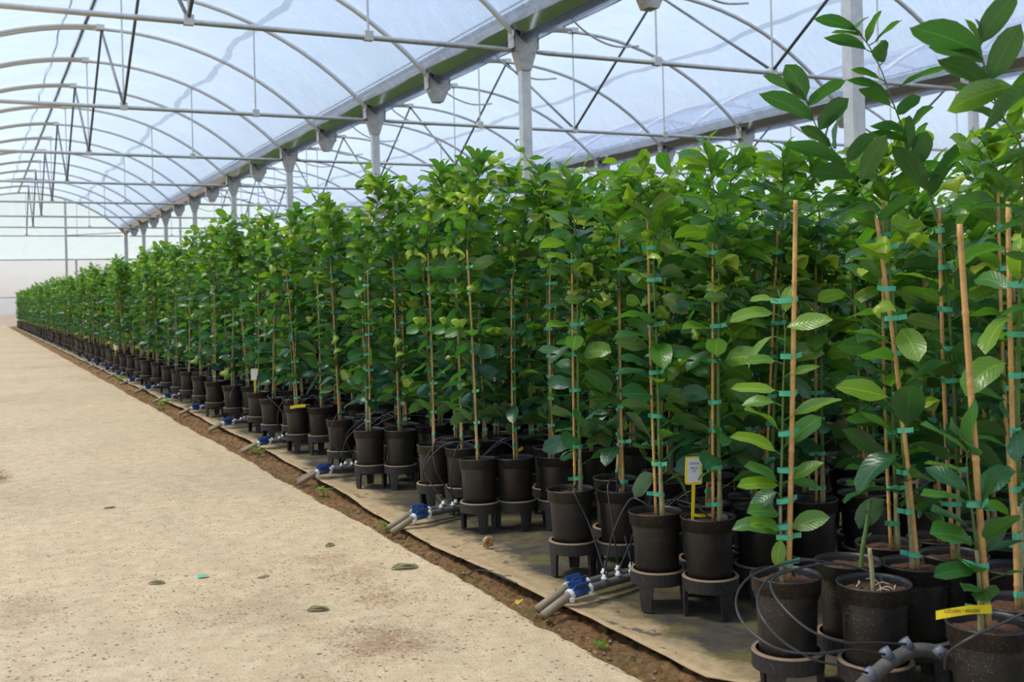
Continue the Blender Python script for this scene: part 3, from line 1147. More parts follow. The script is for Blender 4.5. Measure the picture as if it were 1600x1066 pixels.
def tie_mb(pc, ps, R):
    """flat green tape round the cane (pc) and the stem (ps) with a loose tab"""
    c = (Vector(pc) + Vector(ps)) / 2
    d = Vector(ps) - Vector(pc)
    d.z = 0
    gap = d.length
    d = d.normalized() if gap > 1e-4 else Vector((1, 0, 0))
    e = Vector((-d.y, d.x, 0))
    ra, rb = gap / 2 + 0.0085, 0.0078
    h = 0.0105
    n = 14
    slant = R.uniform(-0.12, 0.12)
    vs, fs = [], []
    for zz in (-h / 2, h / 2):
        for j in range(n):
            a = 2 * PI * j / n
            p = c + d * (ra * math.cos(a)) + e * (rb * math.sin(a))
            p.z += zz + slant * ra * math.cos(a)
            vs.append(p)
    for j in range(n):
        fs.append((j, (j + 1) % n, (j + 1) % n + n, j + n))
    # tab
    sd = R.choice((-1, 1))
    t0 = c + d * (sd * ra * 0.8) + e * (-rb * 0.7)
    out = (d * sd + e * R.uniform(-0.9, 0.3)).normalized()
    ln = R.uniform(0.010, 0.020)
    k = len(vs)
    for i in range(3):
        p = t0 + out * (ln * i / 2)
        p.z = c.z + slant * sd * ra + (0.0015 * i if i else 0)
        vs += [p + Vector((0, 0, -h / 2)), p + Vector((0, 0, h / 2))]
    fs += [(k, k + 2, k + 3, k + 1), (k + 2, k + 4, k + 5, k + 3)]
    return MB().add(vs, fs)


TREE_LABEL = {}


def build_tree(seed, cane_top, lean, path_pts, z0, step, twigs, n_ties=8, big=1.0, extra=None, cane_rad=0.0042, stem_off=None, leaf_gen=True, n_tip=6, cane_base=(0, 0), seps=None, leaf_top=None, open_side=False, stem_k=1.0):
    """everything about the pot's centre; the pot bottom stands at z = POT_BASE inside its stand"""
    R = random.Random(seed)
    root = empty('potted_citrus_tree')
    pot = bpy.data.objects.new('pot', POT_MESH)
    COL.objects.link(pot)
    pot.parent = root
    so = bpy.data.objects.new('soil', SOILS[seed % 4])
    COL.objects.link(so)
    so.parent = root
    zs = RIM_Z - 0.03
    c0 = (cane_base[0], cane_base[1], zs)
    c1 = (cane_base[0] + lean[0], cane_base[1] + lean[1], cane_top)
    cane_mb(c0, c1, cane_rad, R).build('cane', M['cane'], root, True)
    path = path_pts
    sp = smooth_path(path, 4)
    zt = path[-1][2]
    rad = [max(0.0016, 0.0054 * max(0.0, 1 - (p.z - zs) / (zt - zs)) ** 0.8 + 0.0008) * (1.25 if p.z < zs + 0.07 else 1.0) * stem_k for p in sp]
    # lower stem is barky, the rest green
    low = [i for i, p in enumerate(sp) if p.z < zs + 0.13]
    kk = max(2, len(low))
    st = MB().tube(sp[:kk + 1], rad[:kk + 1], 8).build('stem', M['bark'], root, True)
    lp = [tuple(p) for p in sp]
    sh = MB().tube(sp[kk:], rad[kk:], 7)
    specs = []
    if leaf_gen:
        specs, tw = tree_specs(R, lp, z0, (leaf_top or zt) - 0.02, step, twigs, big, n_tip, open_side=open_side)
        for t in tw:
            sh.tube(t, [0.0018 if len(t) > 2 else 0.0011, 0.0014 if len(t) > 2 else 0.0009, 0.0008][:len(t)], 4, False)
    if extra:
        specs += extra
        for e in extra:
            b0 = e[0]
            p = stem_point(lp, b0[2] - 0.008)
            sh.tube([p, b0], [0.0014, 0.001], 4, False)
    sh.build('shoot', M['green_stem'], root, True)
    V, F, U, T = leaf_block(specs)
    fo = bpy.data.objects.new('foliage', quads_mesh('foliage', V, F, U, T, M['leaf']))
    COL.objects.link(fo)
    fo.parent = root
    zts = seps or [zs + 0.06 + (min(cane_top, zt) - zs - 0.12) * (i + R.uniform(-0.2, 0.2)) / max(1, n_ties - 1) for i in range(n_ties)]
    for z in zts:
        q = (z - c0[2]) / (c1[2] - c0[2])
        if 0.02 < q < 1.0:
            pc = tuple(c0[i] + (c1[i] - c0[i]) * q for i in range(3))
            ps = stem_point(lp, z)
            if (Vector(pc) - Vector(ps)).length < 0.045:
                tie_mb(pc, ps, R).build('tie_tape', M['tie'], root)
    return root


def generic_path(R, c1, cane_base, top):
    a = PI / 2 + R.uniform(-1.3, 1.3)
    o_ = 0.014
    ox, oy = o_ * math.cos(a), o_ * math.sin(a)
    zs = RIM_Z - 0.03
    pts = [(cane_base[0] + ox * 1.2, cane_base[1] + oy * 1.2, zs)]
    for k in range(1, 6):
        q = k / 5
        z = zs + (c1[2] - zs) * q
        if z > top - 0.1:
            break
        w = 1.0 if k < 5 else 0.9
        pts.append((cane_base[0] + (c1[0] - cane_base[0]) * q + ox * w + R.uniform(-0.002, 0.002), cane_base[1] + (c1[1] - cane_base[1]) * q + oy * w + R.uniform(-0.002, 0.002), z))
    x, y, z = pts[-1]
    wx, wy = R.uniform(-0.10, 0.10), R.uniform(-0.10, 0.10)
    pts.append((x + wx * 0.4, y + wy * 0.4, z + (top - z) * 0.5))
    pts.append((x + wx, y + wy, top))
    return pts


PROTO, PROTO_TOP = [], []
for i, top in enumerate((1.02, 1.06, 1.09, 1.11, 1.14, 1.16, 1.18, 1.21, 1.23, 1.26, 1.29, 1.33, 1.36, 1.40)):
    R = random.Random(100 + i)
    ct = R.uniform(0.86, 1.02)
    lean = (R.uniform(-0.05, 0.05), R.uniform(-0.05, 0.05))
    cb = (R.uniform(-0.012, 0.012), R.uniform(-0.012, 0.012))
    ct = min(ct, top - 0.10)
    c1 = (cb[0] + lean[0], cb[1] + lean[1], ct)
    pth = generic_path(R, c1, cb, top)
    PROTO.append(build_tree(300 + i, ct, lean, pth, R.uniform(0.30, 0.37), 0.0112, R.randint(7, 10), n_ties=R.randint(6, 9), cane_base=cb, open_side=True, n_tip=R.randint(6, 11)))
    PROTO_TOP.append(top)
    register(PROTO[-1])
PROTO_USED = [False] * len(PROTO)

# --- the pots that can be told apart in the photograph ------------------------------------
NEAR = []                                                       # (x, y) of every individual pot


def place_stand(x, y, label, group='pot stands under the citrus pots', rz=None):
    global STAND_FIRST
    if STAND_FIRST:
        o = STAND
        STAND_FIRST = False
    else:
        o = copy_tree(STAND)
    o.location = (x, y, 0.004)
    o.rotation_euler = (0, 0, rng.uniform(0, 2) if rz is None else rz)
    tag(o, label, 'stand', group)
    return o


STAND_FIRST = True


def hero(name, x, y, label, **kw):
    t = build_tree(**kw)
    t.location = (x, y, 0.004)
    tag(t, label, 'potted tree', 'potted citrus trees')
    NEAR.append((x, y))
    return t


def lf(dx, dz_, z, L, depth=0.0, tint=0.5, el=None, W=0.5, bend=0.5, cup=0.0, roll=0.0, base=(0, 0)):
    """leaf by how it points in the photo: dx < 0 left, > 0 right (across the view); depth > 0 away from the camera"""
    az = math.atan2(-math.sin(YAW) * dx + math.cos(YAW) * depth, math.cos(YAW) * dx + math.sin(YAW) * depth)
    e = math.atan2(dz_, abs(dx) + 1e-6) if el is None else el
    r = 0.014
    bx, by = base[0] + r * math.cos(az), base[1] + r * math.sin(az)
    return ((bx, by, z), az, e + bend * 0.5, L, L * W, bend, 0.22, roll + (0.65 if dx > 0 else -0.65), tint, cup)


# C: the sparse bright tree at the bend of the hose
zC = lambda ypx, xpx=1236: CAM_H + ((480 - ypx) - 0.0246 * (xpx + 43)) * 2.172 / 1690.0
cx = [lf(-1, -0.05, zC(470), 0.045, -0.2, 0.62, W=0.42), lf(0.3, 0.9, zC(490), 0.05, 0.1, 0.6, W=0.5),
      lf(-1, -0.15, zC(492), 0.092, -0.3, 0.55, W=0.34, bend=0.6), lf(1, 0.15, zC(514), 0.082, -0.4, 0.62, W=0.42, bend=0.2, roll=0.3),
      lf(-0.6, -0.8, zC(528), 0.078, 0.2, 0.55, W=0.25, bend=0.9), lf(-1, 0.0, zC(566), 0.062, -0.4, 0.52, W=0.42, bend=0.3),
      lf(1, 0.25, zC(588), 0.058, -0.2, 0.58, W=0.36, bend=0.1), lf(-1, 0.08, zC(612), 0.090, -0.3, 0.66, W=0.32, bend=0.1),
      lf(-1, -0.1, zC(632), 0.060, 0.3, 0.5, W=0.46), lf(1, 0.35, zC(655), 0.098, -0.3, 0.60, W=0.44, bend=0.3, roll=-0.3),
      lf(1, 0.5, zC(695), 0.090, 0.5, 0.42, W=0.42, bend=0.2), lf(-1, 0.55, zC(672), 0.085, -0.5, 0.52, W=0.52, bend=0.6, roll=0.4),
      lf(-1, 0.35, zC(708), 0.092, -0.1, 0.60, W=0.36, bend=0.6), lf(-1, 0.5, zC(755), 0.075, -0.3, 0.32, W=0.46, bend=0.5),
      lf(1, 0.55, zC(752), 0.068, -0.4, 0.5, W=0.46, bend=0.3), lf(1, -0.3, zC(756), 0.06, 0.3, 0.3, W=0.5),
      lf(-1, 0.05, zC(760), 0.085, -0.35, 0.56, W=0.38, bend=0.3), lf(-0.8, -0.6, zC(772), 0.06, 0.1, 0.25, W=0.6),
      lf(-1, 0.15, zC(806), 0.070, -0.4, 0.36, W=0.5, bend=0.5), lf(1, 0.35, zC(828), 0.072, -0.4, 0.5, W=0.5, bend=0.4, roll=0.4),
      lf(-1, 0.25, zC(832), 0.072, -0.4, 0.5, W=0.48, bend=1.2), lf(-1, 0.1, zC(838), 0.088, 0.1, 0.34, W=0.42, bend=1.2),
      lf(-0.3, -0.9, zC(845), 0.05, -0.3, 0.6, W=0.5), lf(0.8, 0.3, zC(700), 0.07, 0.7, 0.3, W=0.5)]
cx = [(q[0], q[1], q[2], q[3] * 1.10, q[4] * 1.14, q[5], q[6], q[7], min(0.8, q[8] + 0.10), q[9]) for q in cx]
hero('C', 1.450, 1.705, 'sparse bright citrus tree on a thick cane, its pot wrapped by looping hoses',
     seed=41, cane_top=1.000, lean=(0.030, -0.015), cane_base=(0.004, -0.002), path_pts=[(-0.006, 0.004, 0.21), (-0.008, 0.004, 0.35), (-0.002, 0.0, 0.5), (0.004, -0.002, 0.64), (0.008, -0.006, 0.74), (0.002, 0.004, 0.82)],
     z0=0.9, step=0.02, twigs=0, leaf_gen=False, extra=cx, stem_k=0.62, cane_rad=0.0058, seps=[zC(882), zC(842), zC(826), zC(785), zC(738), zC(680), zC(618), zC(560), zC(472)])

# B, D: pots with pruned stumps
def stump(x, y, label, kind):
    root = empty('potted_stump', (x, y, 0.004))
    pot = bpy.data.objects.new('pot', POT_MESH)
    COL.objects.link(pot)
    pot.parent = root
    so = bpy.data.objects.new('soil', SOILS[1])
    COL.objects.link(so)
    so.parent = root
    if kind == 'dry':
        MB().tube(smooth_path([(-0.012, -0.012, 0.21), (-0.013, -0.010, 0.27), (-0.016, -0.008, 0.318)], 3), [0.0045] * 6 + [0.004], 8).build('stem', M['bark'], root, True)
        for k in range(9):
            a = rng.uniform(0, 6.28)
            r = rng.uniform(0.01, 0.045)
            q = Vector((r * math.cos(a), r * math.sin(a), RIM_Z - 0.012))
            d = Vector((rng.uniform(-1, 1), rng.uniform(-1, 1), 0.15)).normalized()
            MB().tube(smooth_path([q, q + d * 0.013 + Vector((0, 0, 0.006)), q + d * 0.028], 3), 0.0012, 5).build('dry_stalk', M['rock'], root, True)
    else:
        MB().tube(smooth_path([(0.012, -0.02, 0.21), (0.018, -0.02, 0.27), (0.030, -0.024, 0.33), (0.038, -0.026, 0.375)], 3), [0.0048] * 5 + [0.0042] * 5, 8).build('stem', M['green_stem'], root, True)
        for z, s in ((0.335, 1), (0.352, -1), (0.30, 1)):
            MB().tube([(0.030, -0.024, z), (0.030 + s * 0.010, -0.024, z + 0.006)], [0.003, 0.0018], 5).build('bud', M['green_stem'], root)
    tag(root, label, 'potted stump', 'pots with pruned stumps')
    NEAR.append((x, y))
    return root


stump(1.554, 1.573, 'black pot holding only a short dry brown twig and straw, beside the hose-wrapped pot', 'dry')
stump(1.634, 1.722, 'black pot holding a bare cut green stem, behind the pot with dry twig', 'green')

# E: the tall leaning shoot
def world_leaf(p, q, base, tint, W=0.5, bend=0.3, roll=0.0, fold=0.25, cup=0):
    d = Vector(q) - Vector(p)
    L = d.length
    az = math.atan2(d.y, d.x)
    el = math.asin(max(-1, min(1, d.z / L)))
    return ((p[0] - base[0], p[1] - base[1], p[2]), az, el + bend * 0.5, L * 1.03, L * W, bend, fold, roll, tint, cup)


_s, _c = math.sin(YAW), math.cos(YAW)


def at(x, y, d):
    """world point at depth d behind photo point (x, y): used to read positions off the photograph"""
    dx, dy = x + 43, 480 - y
    n = math.hypot(1, 0.0246)
    u, v = (dx + 0.0246 * dy) / n, (dy - 0.0246 * dx) / n
    r = (u - 841.7) / 1690.0
    return (d * (r * _c + _s), d * (-r * _s + _c), CAM_H + v * d / 1690.0)


def on(x, y, z):
    """world point of photo point (x, y) on the level plane z"""
    dx, dy = x + 43, 480 - y
    n = math.hypot(1, 0.0246)
    v = (dy - 0.0246 * dx) / n
    return at(x, y, 1690.0 * (z - CAM_H) / v)


def rel(pts, base, d0, dd=0.0):
    out = []
    for i, (x, y) in enumerate(pts):
        p = at(x, y, d0 + dd * i / max(1, len(pts) - 1))
        out.append((p[0] - base[0], p[1] - base[1], p[2]))
    return out


def photo_leaves(rows, base, d0, face=1):
    """rows: x0, y0, x1, y1, depth offset at tip, tint, width ratio, roll"""
    out = []
    for (xa, ya, xb, yb, dt, tint, W, roll) in rows:
        out.append(world_leaf(at(xa, ya, d0), at(xb, yb, d0 + dt), base, tint, W * 0.92, 0.3, face * (roll if xb < xa else -roll)))
    return out


bE = (1.733, 1.636)
dE = bE[0] * _s + bE[1] * _c
eL = photo_leaves([(1259, 155, 1228, 105, -0.02, 0.30, 0.62, 0.9), (1258, 160, 1193, 122, 0.03, 0.34, 0.4, 0.5), (1262, 168, 1320, 130, -0.03, 0.3, 0.45, 0.6),
                   (1270, 190, 1187, 150, -0.03, 0.26, 0.40, 0.5), (1280, 205, 1325, 158, -0.02, 0.24, 0.6, 0.9), (1290, 225, 1305, 170, 0.02, 0.4, 0.5, 0.8),
                   (1297, 232, 1250, 202, 0.0, 0.36, 0.5, 0.5), (1305, 235, 1312, 185, 0.03, 0.42, 0.6, 1.0), (1320, 262, 1222, 228, -0.05, 0.25, 0.36, 0.3),
                   (1330, 282, 1268, 272, -0.04, 0.28, 0.5, 0.7), (1325, 255, 1366, 214, -0.02, 0.22, 0.6, 0.8), (1345, 285, 1384, 216, -0.06, 0.38, 0.42, 1.0),
                   (1355, 318, 1262, 327, -0.03, 0.32, 0.42, 0.2), (1362, 322, 1300, 345, -0.05, 0.35, 0.45, 0.0), (1372, 350, 1425, 310, -0.03, 0.34, 0.5, 0.5)], bE, dE)
R = random.Random(5)
hero('E', *bE, 'citrus tree whose tall shoot leans left above the cane, behind the pruned stumps',
     seed=42, cane_top=0.965, lean=(-0.062, 0.030), cane_base=(0.006, -0.002), cane_rad=0.0052,
     path_pts=[(-0.0, 0.01, 0.21)] + [p for p in rel([(1424, 850), (1407, 650), (1398, 500), (1388, 420), (1374, 345), (1358, 325), (1327, 275), (1296, 229), (1274, 198), (1259, 155)], bE, dE)],
     z0=0.36, step=0.024, twigs=1, extra=eL, stem_k=0.8, n_tip=0, n_ties=9, leaf_top=0.97)
bG = (1.858, 1.648)
dG = bG[0] * _s + bG[1] * _c
gL = photo_leaves([(1336, 50, 1272, 32, -0.03, 0.26, 0.36, 0.5), (1345, 58, 1300, 54, 0.03, 0.45, 0.3, 0.3), (1352, 80, 1288, 62, -0.05, 0.25, 0.32, 0.4),
                   (1368, 68, 1408, 36, 0.0, 0.42, 0.4, 0.4), (1380, 100, 1376, 68, -0.03, 0.24, 0.95, 0.8), (1372, 125, 1330, 112, 0.0, 0.42, 0.42, 0.4),
                   (1382, 145, 1322, 128, -0.02, 0.3, 0.35, 0.3), (1390, 168, 1342, 142, -0.03, 0.36, 0.4, 0.4), (1410, 135, 1478, 110, -0.03, 0.34, 0.34, 0.3),
                   (1402, 182, 1438, 155, -0.02, 0.24, 0.7, 0.7), (1410, 208, 1360, 200, -0.04, 0.26, 0.40, 0.4), (1412, 215, 1458, 172, 0.02, 0.4, 0.6, 0.6),
                   (1418, 238, 1420, 185, -0.04, 0.26, 0.5, 0.9), (1430, 262, 1448, 210, -0.05, 0.24, 0.6, 0.9), (1440, 280, 1476, 276, -0.03, 0.26, 0.5, 0.5),
                   (1420, 225, 1345, 215, -0.03, 0.34, 0.35, 0.3), (1448, 300, 1395, 232, -0.03, 0.33, 0.40, 0.6), (1452, 310, 1512, 226, -0.03, 0.28, 0.42, 0.6)], bG, dG)
hero('G', *bG, 'tallest citrus tree, its open leafy shoot rising left of the right frame edge',
     seed=43, cane_top=0.985, lean=(-0.012, 0.004), cane_base=(0.0, 0.0), cane_rad=0.0050,
     path_pts=[(0.012, 0.008, 0.21)] + rel([(1497, 800), (1487, 560), (1474, 400), (1457, 322), (1438, 275), (1417, 238), (1410, 204), (1392, 155), (1376, 111), (1355, 71), (1336, 50)], bG, dG),
     z0=0.36, step=0.022, twigs=1, extra=gL, stem_k=0.8, n_tip=3, n_ties=9, leaf_top=1.0)
bA = (1.532, 1.288)
dA = bA[0] * _s + bA[1] * _c
aL = photo_leaves([(1517, 705, 1522, 630, -0.05, 0.34, 0.5, 0.9), (1515, 715, 1440, 668, -0.05, 0.42, 0.36, 0.4), (1520, 710, 1486, 676, -0.06, 0.3, 0.8, 0.8),
                   (1512, 745, 1446, 728, -0.02, 0.5, 0.34, 0.2), (1510, 772, 1446, 735, 0.05, 0.2, 0.5, 0.5), (1530, 800, 1566, 742, -0.04, 0.3, 0.55, 0.9),
                   (1512, 790, 1440, 778, -0.05, 0.46, 0.36, 0.3), (1514, 830, 1455, 802, -0.04, 0.24, 0.5, 0.4), (1518, 850, 1454, 838, -0.06, 0.38, 0.5, 0.7),
                   (1536, 850, 1592, 812, -0.06, 0.36, 0.45, -0.5), (1540, 868, 1600, 850, -0.02, 0.26, 0.4, 0.2), (1520, 895, 1460, 905, -0.04, 0.3, 0.45, 0.6),
                   (1545, 912, 1598, 898, -0.05, 0.33, 0.34, 0.1), (1520, 895, 1500, 880, -0.06, 0.33, 0.8, 0.4), (1530, 925, 1508, 928, -0.05, 0.38, 0.6, 0.2),
                   (1535, 925, 1545, 945, -0.06, 0.38, 0.8, 0.3)], bA, dA, -1)
hero('A', *bA, 'nearest citrus tree, with a smooth thick cane and yellow tape tag at its pot',
     seed=44, cane_top=0.926, lean=(-0.030, 0.015), cane_base=(0, 0), cane_rad=0.0062,
     path_pts=[(-0.012, 0.006, 0.21), (-0.014, 0.006, 0.32), (-0.02, 0.010, 0.42), (-0.03, 0.012, 0.50), (-0.028, 0.012, 0.54)],
     z0=0.9, step=0.02, twigs=0, leaf_gen=False, extra=aL, stem_k=0.75, n_ties=3, seps=[0.27, 0.345, 0.45])
# the tree whose shoot fills the top right corner
bZ = (1.671, 1.342)
dZ = bZ[0] * _s + bZ[1] * _c
dz2 = 1.72
zL = photo_leaves([(1533, 88, 1424, 48, -0.05, 0.24, 0.40, 0.6), (1535, 100, 1452, 78, 0.02, 0.26, 0.45, 0.5), (1530, 72, 1588, -8, -0.05, 0.30, 0.45, 1.0), (1536, 68, 1524, 36, 0.02, 0.34, 0.9, 0.8),
                   (1548, 128, 1594, 44, -0.05, 0.30, 0.5, 1.0), (1546, 138, 1466, 98, -0.02, 0.24, 0.42, 0.5), (1582, 140, 1482, 176, -0.06, 0.62, 0.32, 1.3), (1545, 160, 1488, 138, 0.03, 0.26, 0.5, 0.4),
                   (1620, 140, 1534, 212, -0.04, 0.28, 0.5, 0.8), (1560, 190, 1505, 170, 0.03, 0.26, 0.5, 0.5), (1640, 250, 1535, 262, -0.06, 0.24, 0.42, 0.2), (1590, 300, 1524, 268, 0.05, 0.3, 0.4, 0.4),
                   (1600, 330, 1520, 330, 0.02, 0.24, 0.4, 0.2), (1640, 340, 1530, 385, -0.03, 0.24, 0.36, 0.3), (1640, 205, 1555, 215, 0.05, 0.4, 0.4, 0.3), (1625, 110, 1580, 150, 0.04, 0.45, 0.4, 0.6),
                   (1620, 420, 1570, 400, 0.0, 0.3, 0.5, 0.4), (1630, 480, 1560, 500, 0.0, 0.28, 0.5, 0.4)], bZ, dz2)
hero('Z', *bZ, 'citrus tree at the right frame edge whose large dark leaves fill the top corner',
     seed=45, cane_top=0.97, lean=(0.0, 0.0), cane_rad=0.0052,
     path_pts=[(0.012, 0.006, 0.21), (0.012, 0.004, 0.5), (0.0, -0.02, 0.8)] + rel([(1600, 260), (1562, 180), (1546, 135), (1533, 88), (1530, 62)], bZ, dz2),
     z0=0.38, step=0.024, twigs=1, extra=zL, n_tip=2, n_ties=8, leaf_top=0.95)

# ------------------------------------------------------------------ rows of generic trees
ROWS = [2.335, 2.80, 3.505, 3.98, 4.555, 5.10]
for k in range(3, 40):
    yp = 2.52 + 1.145 * k
    ROWS += [yp - 0.25, yp + 0.30]
ROWS = [y for y in ROWS if y < 46.3]
FIRST = {0: [(1.590, 2.372), (1.664, 2.245)], 1: [(1.566, 2.776), (1.681, 2.698)], 2: [(1.584, 3.466), (1.710, 3.429), (1.836, 3.362)], 3: [(1.596, 3.911), (1.661, 3.785)], 4: [(1.543, 4.516), (1.646, 4.423)], 5: [(1.569, 5.008), (1.671, 4.915)]}
EXTRA_NEAR = [(1.819, 1.799), (1.951, 1.769), (2.040, 1.632), (2.123, 1.789), (1.868, 1.504)]
spots = []                                                        # (x, y, row, index)
for i, p in enumerate(EXTRA_NEAR):
    spots.append((p[0], p[1], -1, i))
for r, y in enumerate(ROWS):
    pts = list(FIRST.get(r, []))
    j = len(pts)
    if j == 0:
        x = 1.585 + rng.uniform(-0.035, 0.02)
        ph = rng.random() < 0.5
    else:
        x = pts[-1][0] + 0.088
        ph = pts[-1][1] < y
    while x < (9.0 if y < 26 else 5.5):
        pts.append((x + rng.uniform(-0.008, 0.008), y + (0.062 if ph else -0.062) + rng.uniform(-0.008, 0.008)))
        ph = not ph
        x += 0.094
    for j, p in enumerate(pts):
        spots.append((p[0], p[1], r, j))


def individual(r, j, x, y):
    if r == -1:
        return True
    if r < 4:
        return j < 9 and x < 1.24 * y - 0.05
    if r < 10:
        return j < 7
    if r < 22:
        return j < 4
    if r < 34:
        return j < 3
    return j < 2


MASS = []
n_ind = 0
CANE_WORD = ['short', 'straight', 'leaning']
front = []
for (x, y, r, j) in spots:
    if any((x - a) ** 2 + (y - b_) ** 2 < 0.135 ** 2 for a, b_ in NEAR if y < 3):
        continue
    if not individual(r, j, x, y) or n_ind > 288:
        MASS.append((x, y, r, j))
        continue
    n_ind += 1
    lo_t, hi_t = (1.05, 1.19) if r < 1 else ((1.08, 1.22) if r < 2 else ((1.15, 1.37) if r < 8 else (1.2, 1.5)))
    if r == -1:
        lo_t, hi_t = 1.05, 1.2
    i = rng.choice([q for q in range(len(PROTO)) if lo_t <= PROTO_TOP[q] <= hi_t])
    i = {(0, 0): 3, (0, 1): 6, (2, 0): 11, (2, 1): 8, (3, 0): 11, (4, 0): 12, (4, 1): 10}.get((r, j), i)
    far = r >= 14
    if not PROTO_USED[i] and not far:
        t = PROTO[i]
        PROTO_USED[i] = True
    else:
        t = copy_tree(PROTO[i], None, ('tie_tape', 'soil') if far else ())
    t.location = (x, y, 0.004)
    t.rotation_euler = (rng.gauss(0, 0.018), rng.gauss(0, 0.018), math.atan2(-y, -x) + PI / 2 + rng.uniform(-0.55, 0.45))     # trained with the cane towards the path
    if y < 3:
        NEAR.append((x, y))
    if r == -1:
        tag(t, 'citrus tree in the nearest row, %s pot behind the pruned stumps' % ORD[j], 'potted tree', 'potted citrus trees')
    elif r < 28 and j < 2 or r < 4:
        tag(t, 'potted citrus tree, %s from the path in the %s row past the hose loops' % (ORD[j], ORD[r]), 'potted tree', 'potted citrus trees')
    elif r >= 28:
        tag(t, 'small distant potted citrus tree at the front of the bed near the far gable', 'potted tree', 'distant front trees near the gable')
    else:
        tag(t, 'potted citrus tree inside the dense block, mostly hidden behind the front pots', 'potted tree', 'citrus trees inside the block')
    front.append((x, y, r, j))
# prototypes that found no place of their own leave the scene
for i, u in enumerate(PROTO_USED):
    if not u:
        for c in list(PROTO[i].children):
            bpy.data.objects.remove(c)
        bpy.data.objects.remove(PROTO[i])

# stands
HS = [(1.450, 1.705, 'pot stand under the sparse bright tree at the hose loops'), (1.554, 1.573, 'pot stand under the pot with a dry twig'), (1.634, 1.722, 'pot stand under the pot with a bare green stem'),
      (1.733, 1.636, 'pot stand under the tree with the left-leaning shoot'), (1.858, 1.648, 'pot stand under the tallest tree at the right'), (1.532, 1.288, 'pot stand under the pot with the yellow tape tag'), (1.671, 1.342, 'pot stand under the tree at the right frame edge')]
for x, y, lb in HS:
    place_stand(x, y, 'black dusty plastic ' + lb)
for (x, y, r, j) in front:
    if r == -1:
        place_stand(x, y, 'black plastic pot stand in the nearest row, %s behind the pruned stumps' % ORD[j])
    elif r < 28 and j < 2 or r < 4:
        place_stand(x, y, 'black pot stand, %s from the path in the %s row past the hose loops' % (ORD[j], ORD[r]), rz=(2.62 if (r, j) in ((0, 1), (2, 1)) else None))
    else:
        place_stand(x, y, 'black plastic pot stand under a tree of the dense block', 'stands inside the dense block')

# everything deeper in the bed: one mass of trees
specs, mass = [], MB()
for (x, y, r, j) in MASS:
    if x > 1.42 * y + 0.25:
        continue
    R = rng
    near = y < 9
    top = R.uniform(1.0, 1.22) if y < 3 else R.uniform(1.05, 1.36)
    n = 44 if near else (20 if y < 20 else 13)
    if x > 5.3:
        n = 9
        near = False
    lx, ly = R.uniform(-0.05, 0.05), R.uniform(-0.05, 0.05)
    az = R.uniform(0, 6.28)
    zlow = 0.34 if near else 0.5
    for k in range(n):
        q = ((k + 0.5) / n) ** 0.8
        z = zlow + (top - zlow) * q
        s = 1.0 if near else (1.25 if y < 20 else 1.5)
        d = R.uniform(0.01, 0.05)
        specs.append(random_leaf(R, (x + lx * q + d * math.cos(az), y + ly * q + d * math.sin(az), z), az, q, s * (0.95 if q < 0.85 else 0.7)))
        az += 2.4
    mass.tube([(x, y, 0.2), (x + lx * 0.8, y + ly * 0.8, R.uniform(0.85, 1.0))], 0.0048, 4, False)
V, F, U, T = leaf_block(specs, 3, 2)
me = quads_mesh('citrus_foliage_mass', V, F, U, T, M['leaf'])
o = bpy.data.objects.new('citrus_tree_mass', me)
COL.objects.link(o)
tag(o, 'dense mass of further citrus trees filling the bed behind the front pots', 'trees', kind='stuff')
mass.build('cane', M['cane'], o)['kind'] = 'stuff'
pots = MB()
for (x, y, r, j) in MASS:
    if y < 14 and x < 4.5 and x < 1.42 * y + 0.25:
        pots.lathe([(0.058, 0.08), (0.0665, 0.21), (0.0715, 0.212), (0.0735, 0.242), (0.0695, 0.242), (0.066, 0.222), (0.0, 0.225)], 14, (x, y))
        for a in range(3):
            q = a * 2.094 + x * 9
            pots.tube([(x + 0.062 * math.cos(q), y + 0.062 * math.sin(q), 0.09), (x + 0.066 * math.cos(q), y + 0.066 * math.sin(q), 0.003)], 0.012, 4, False)
pm = pots.build('pot', M['pot'], o, True)
pm['kind'] = 'stuff'

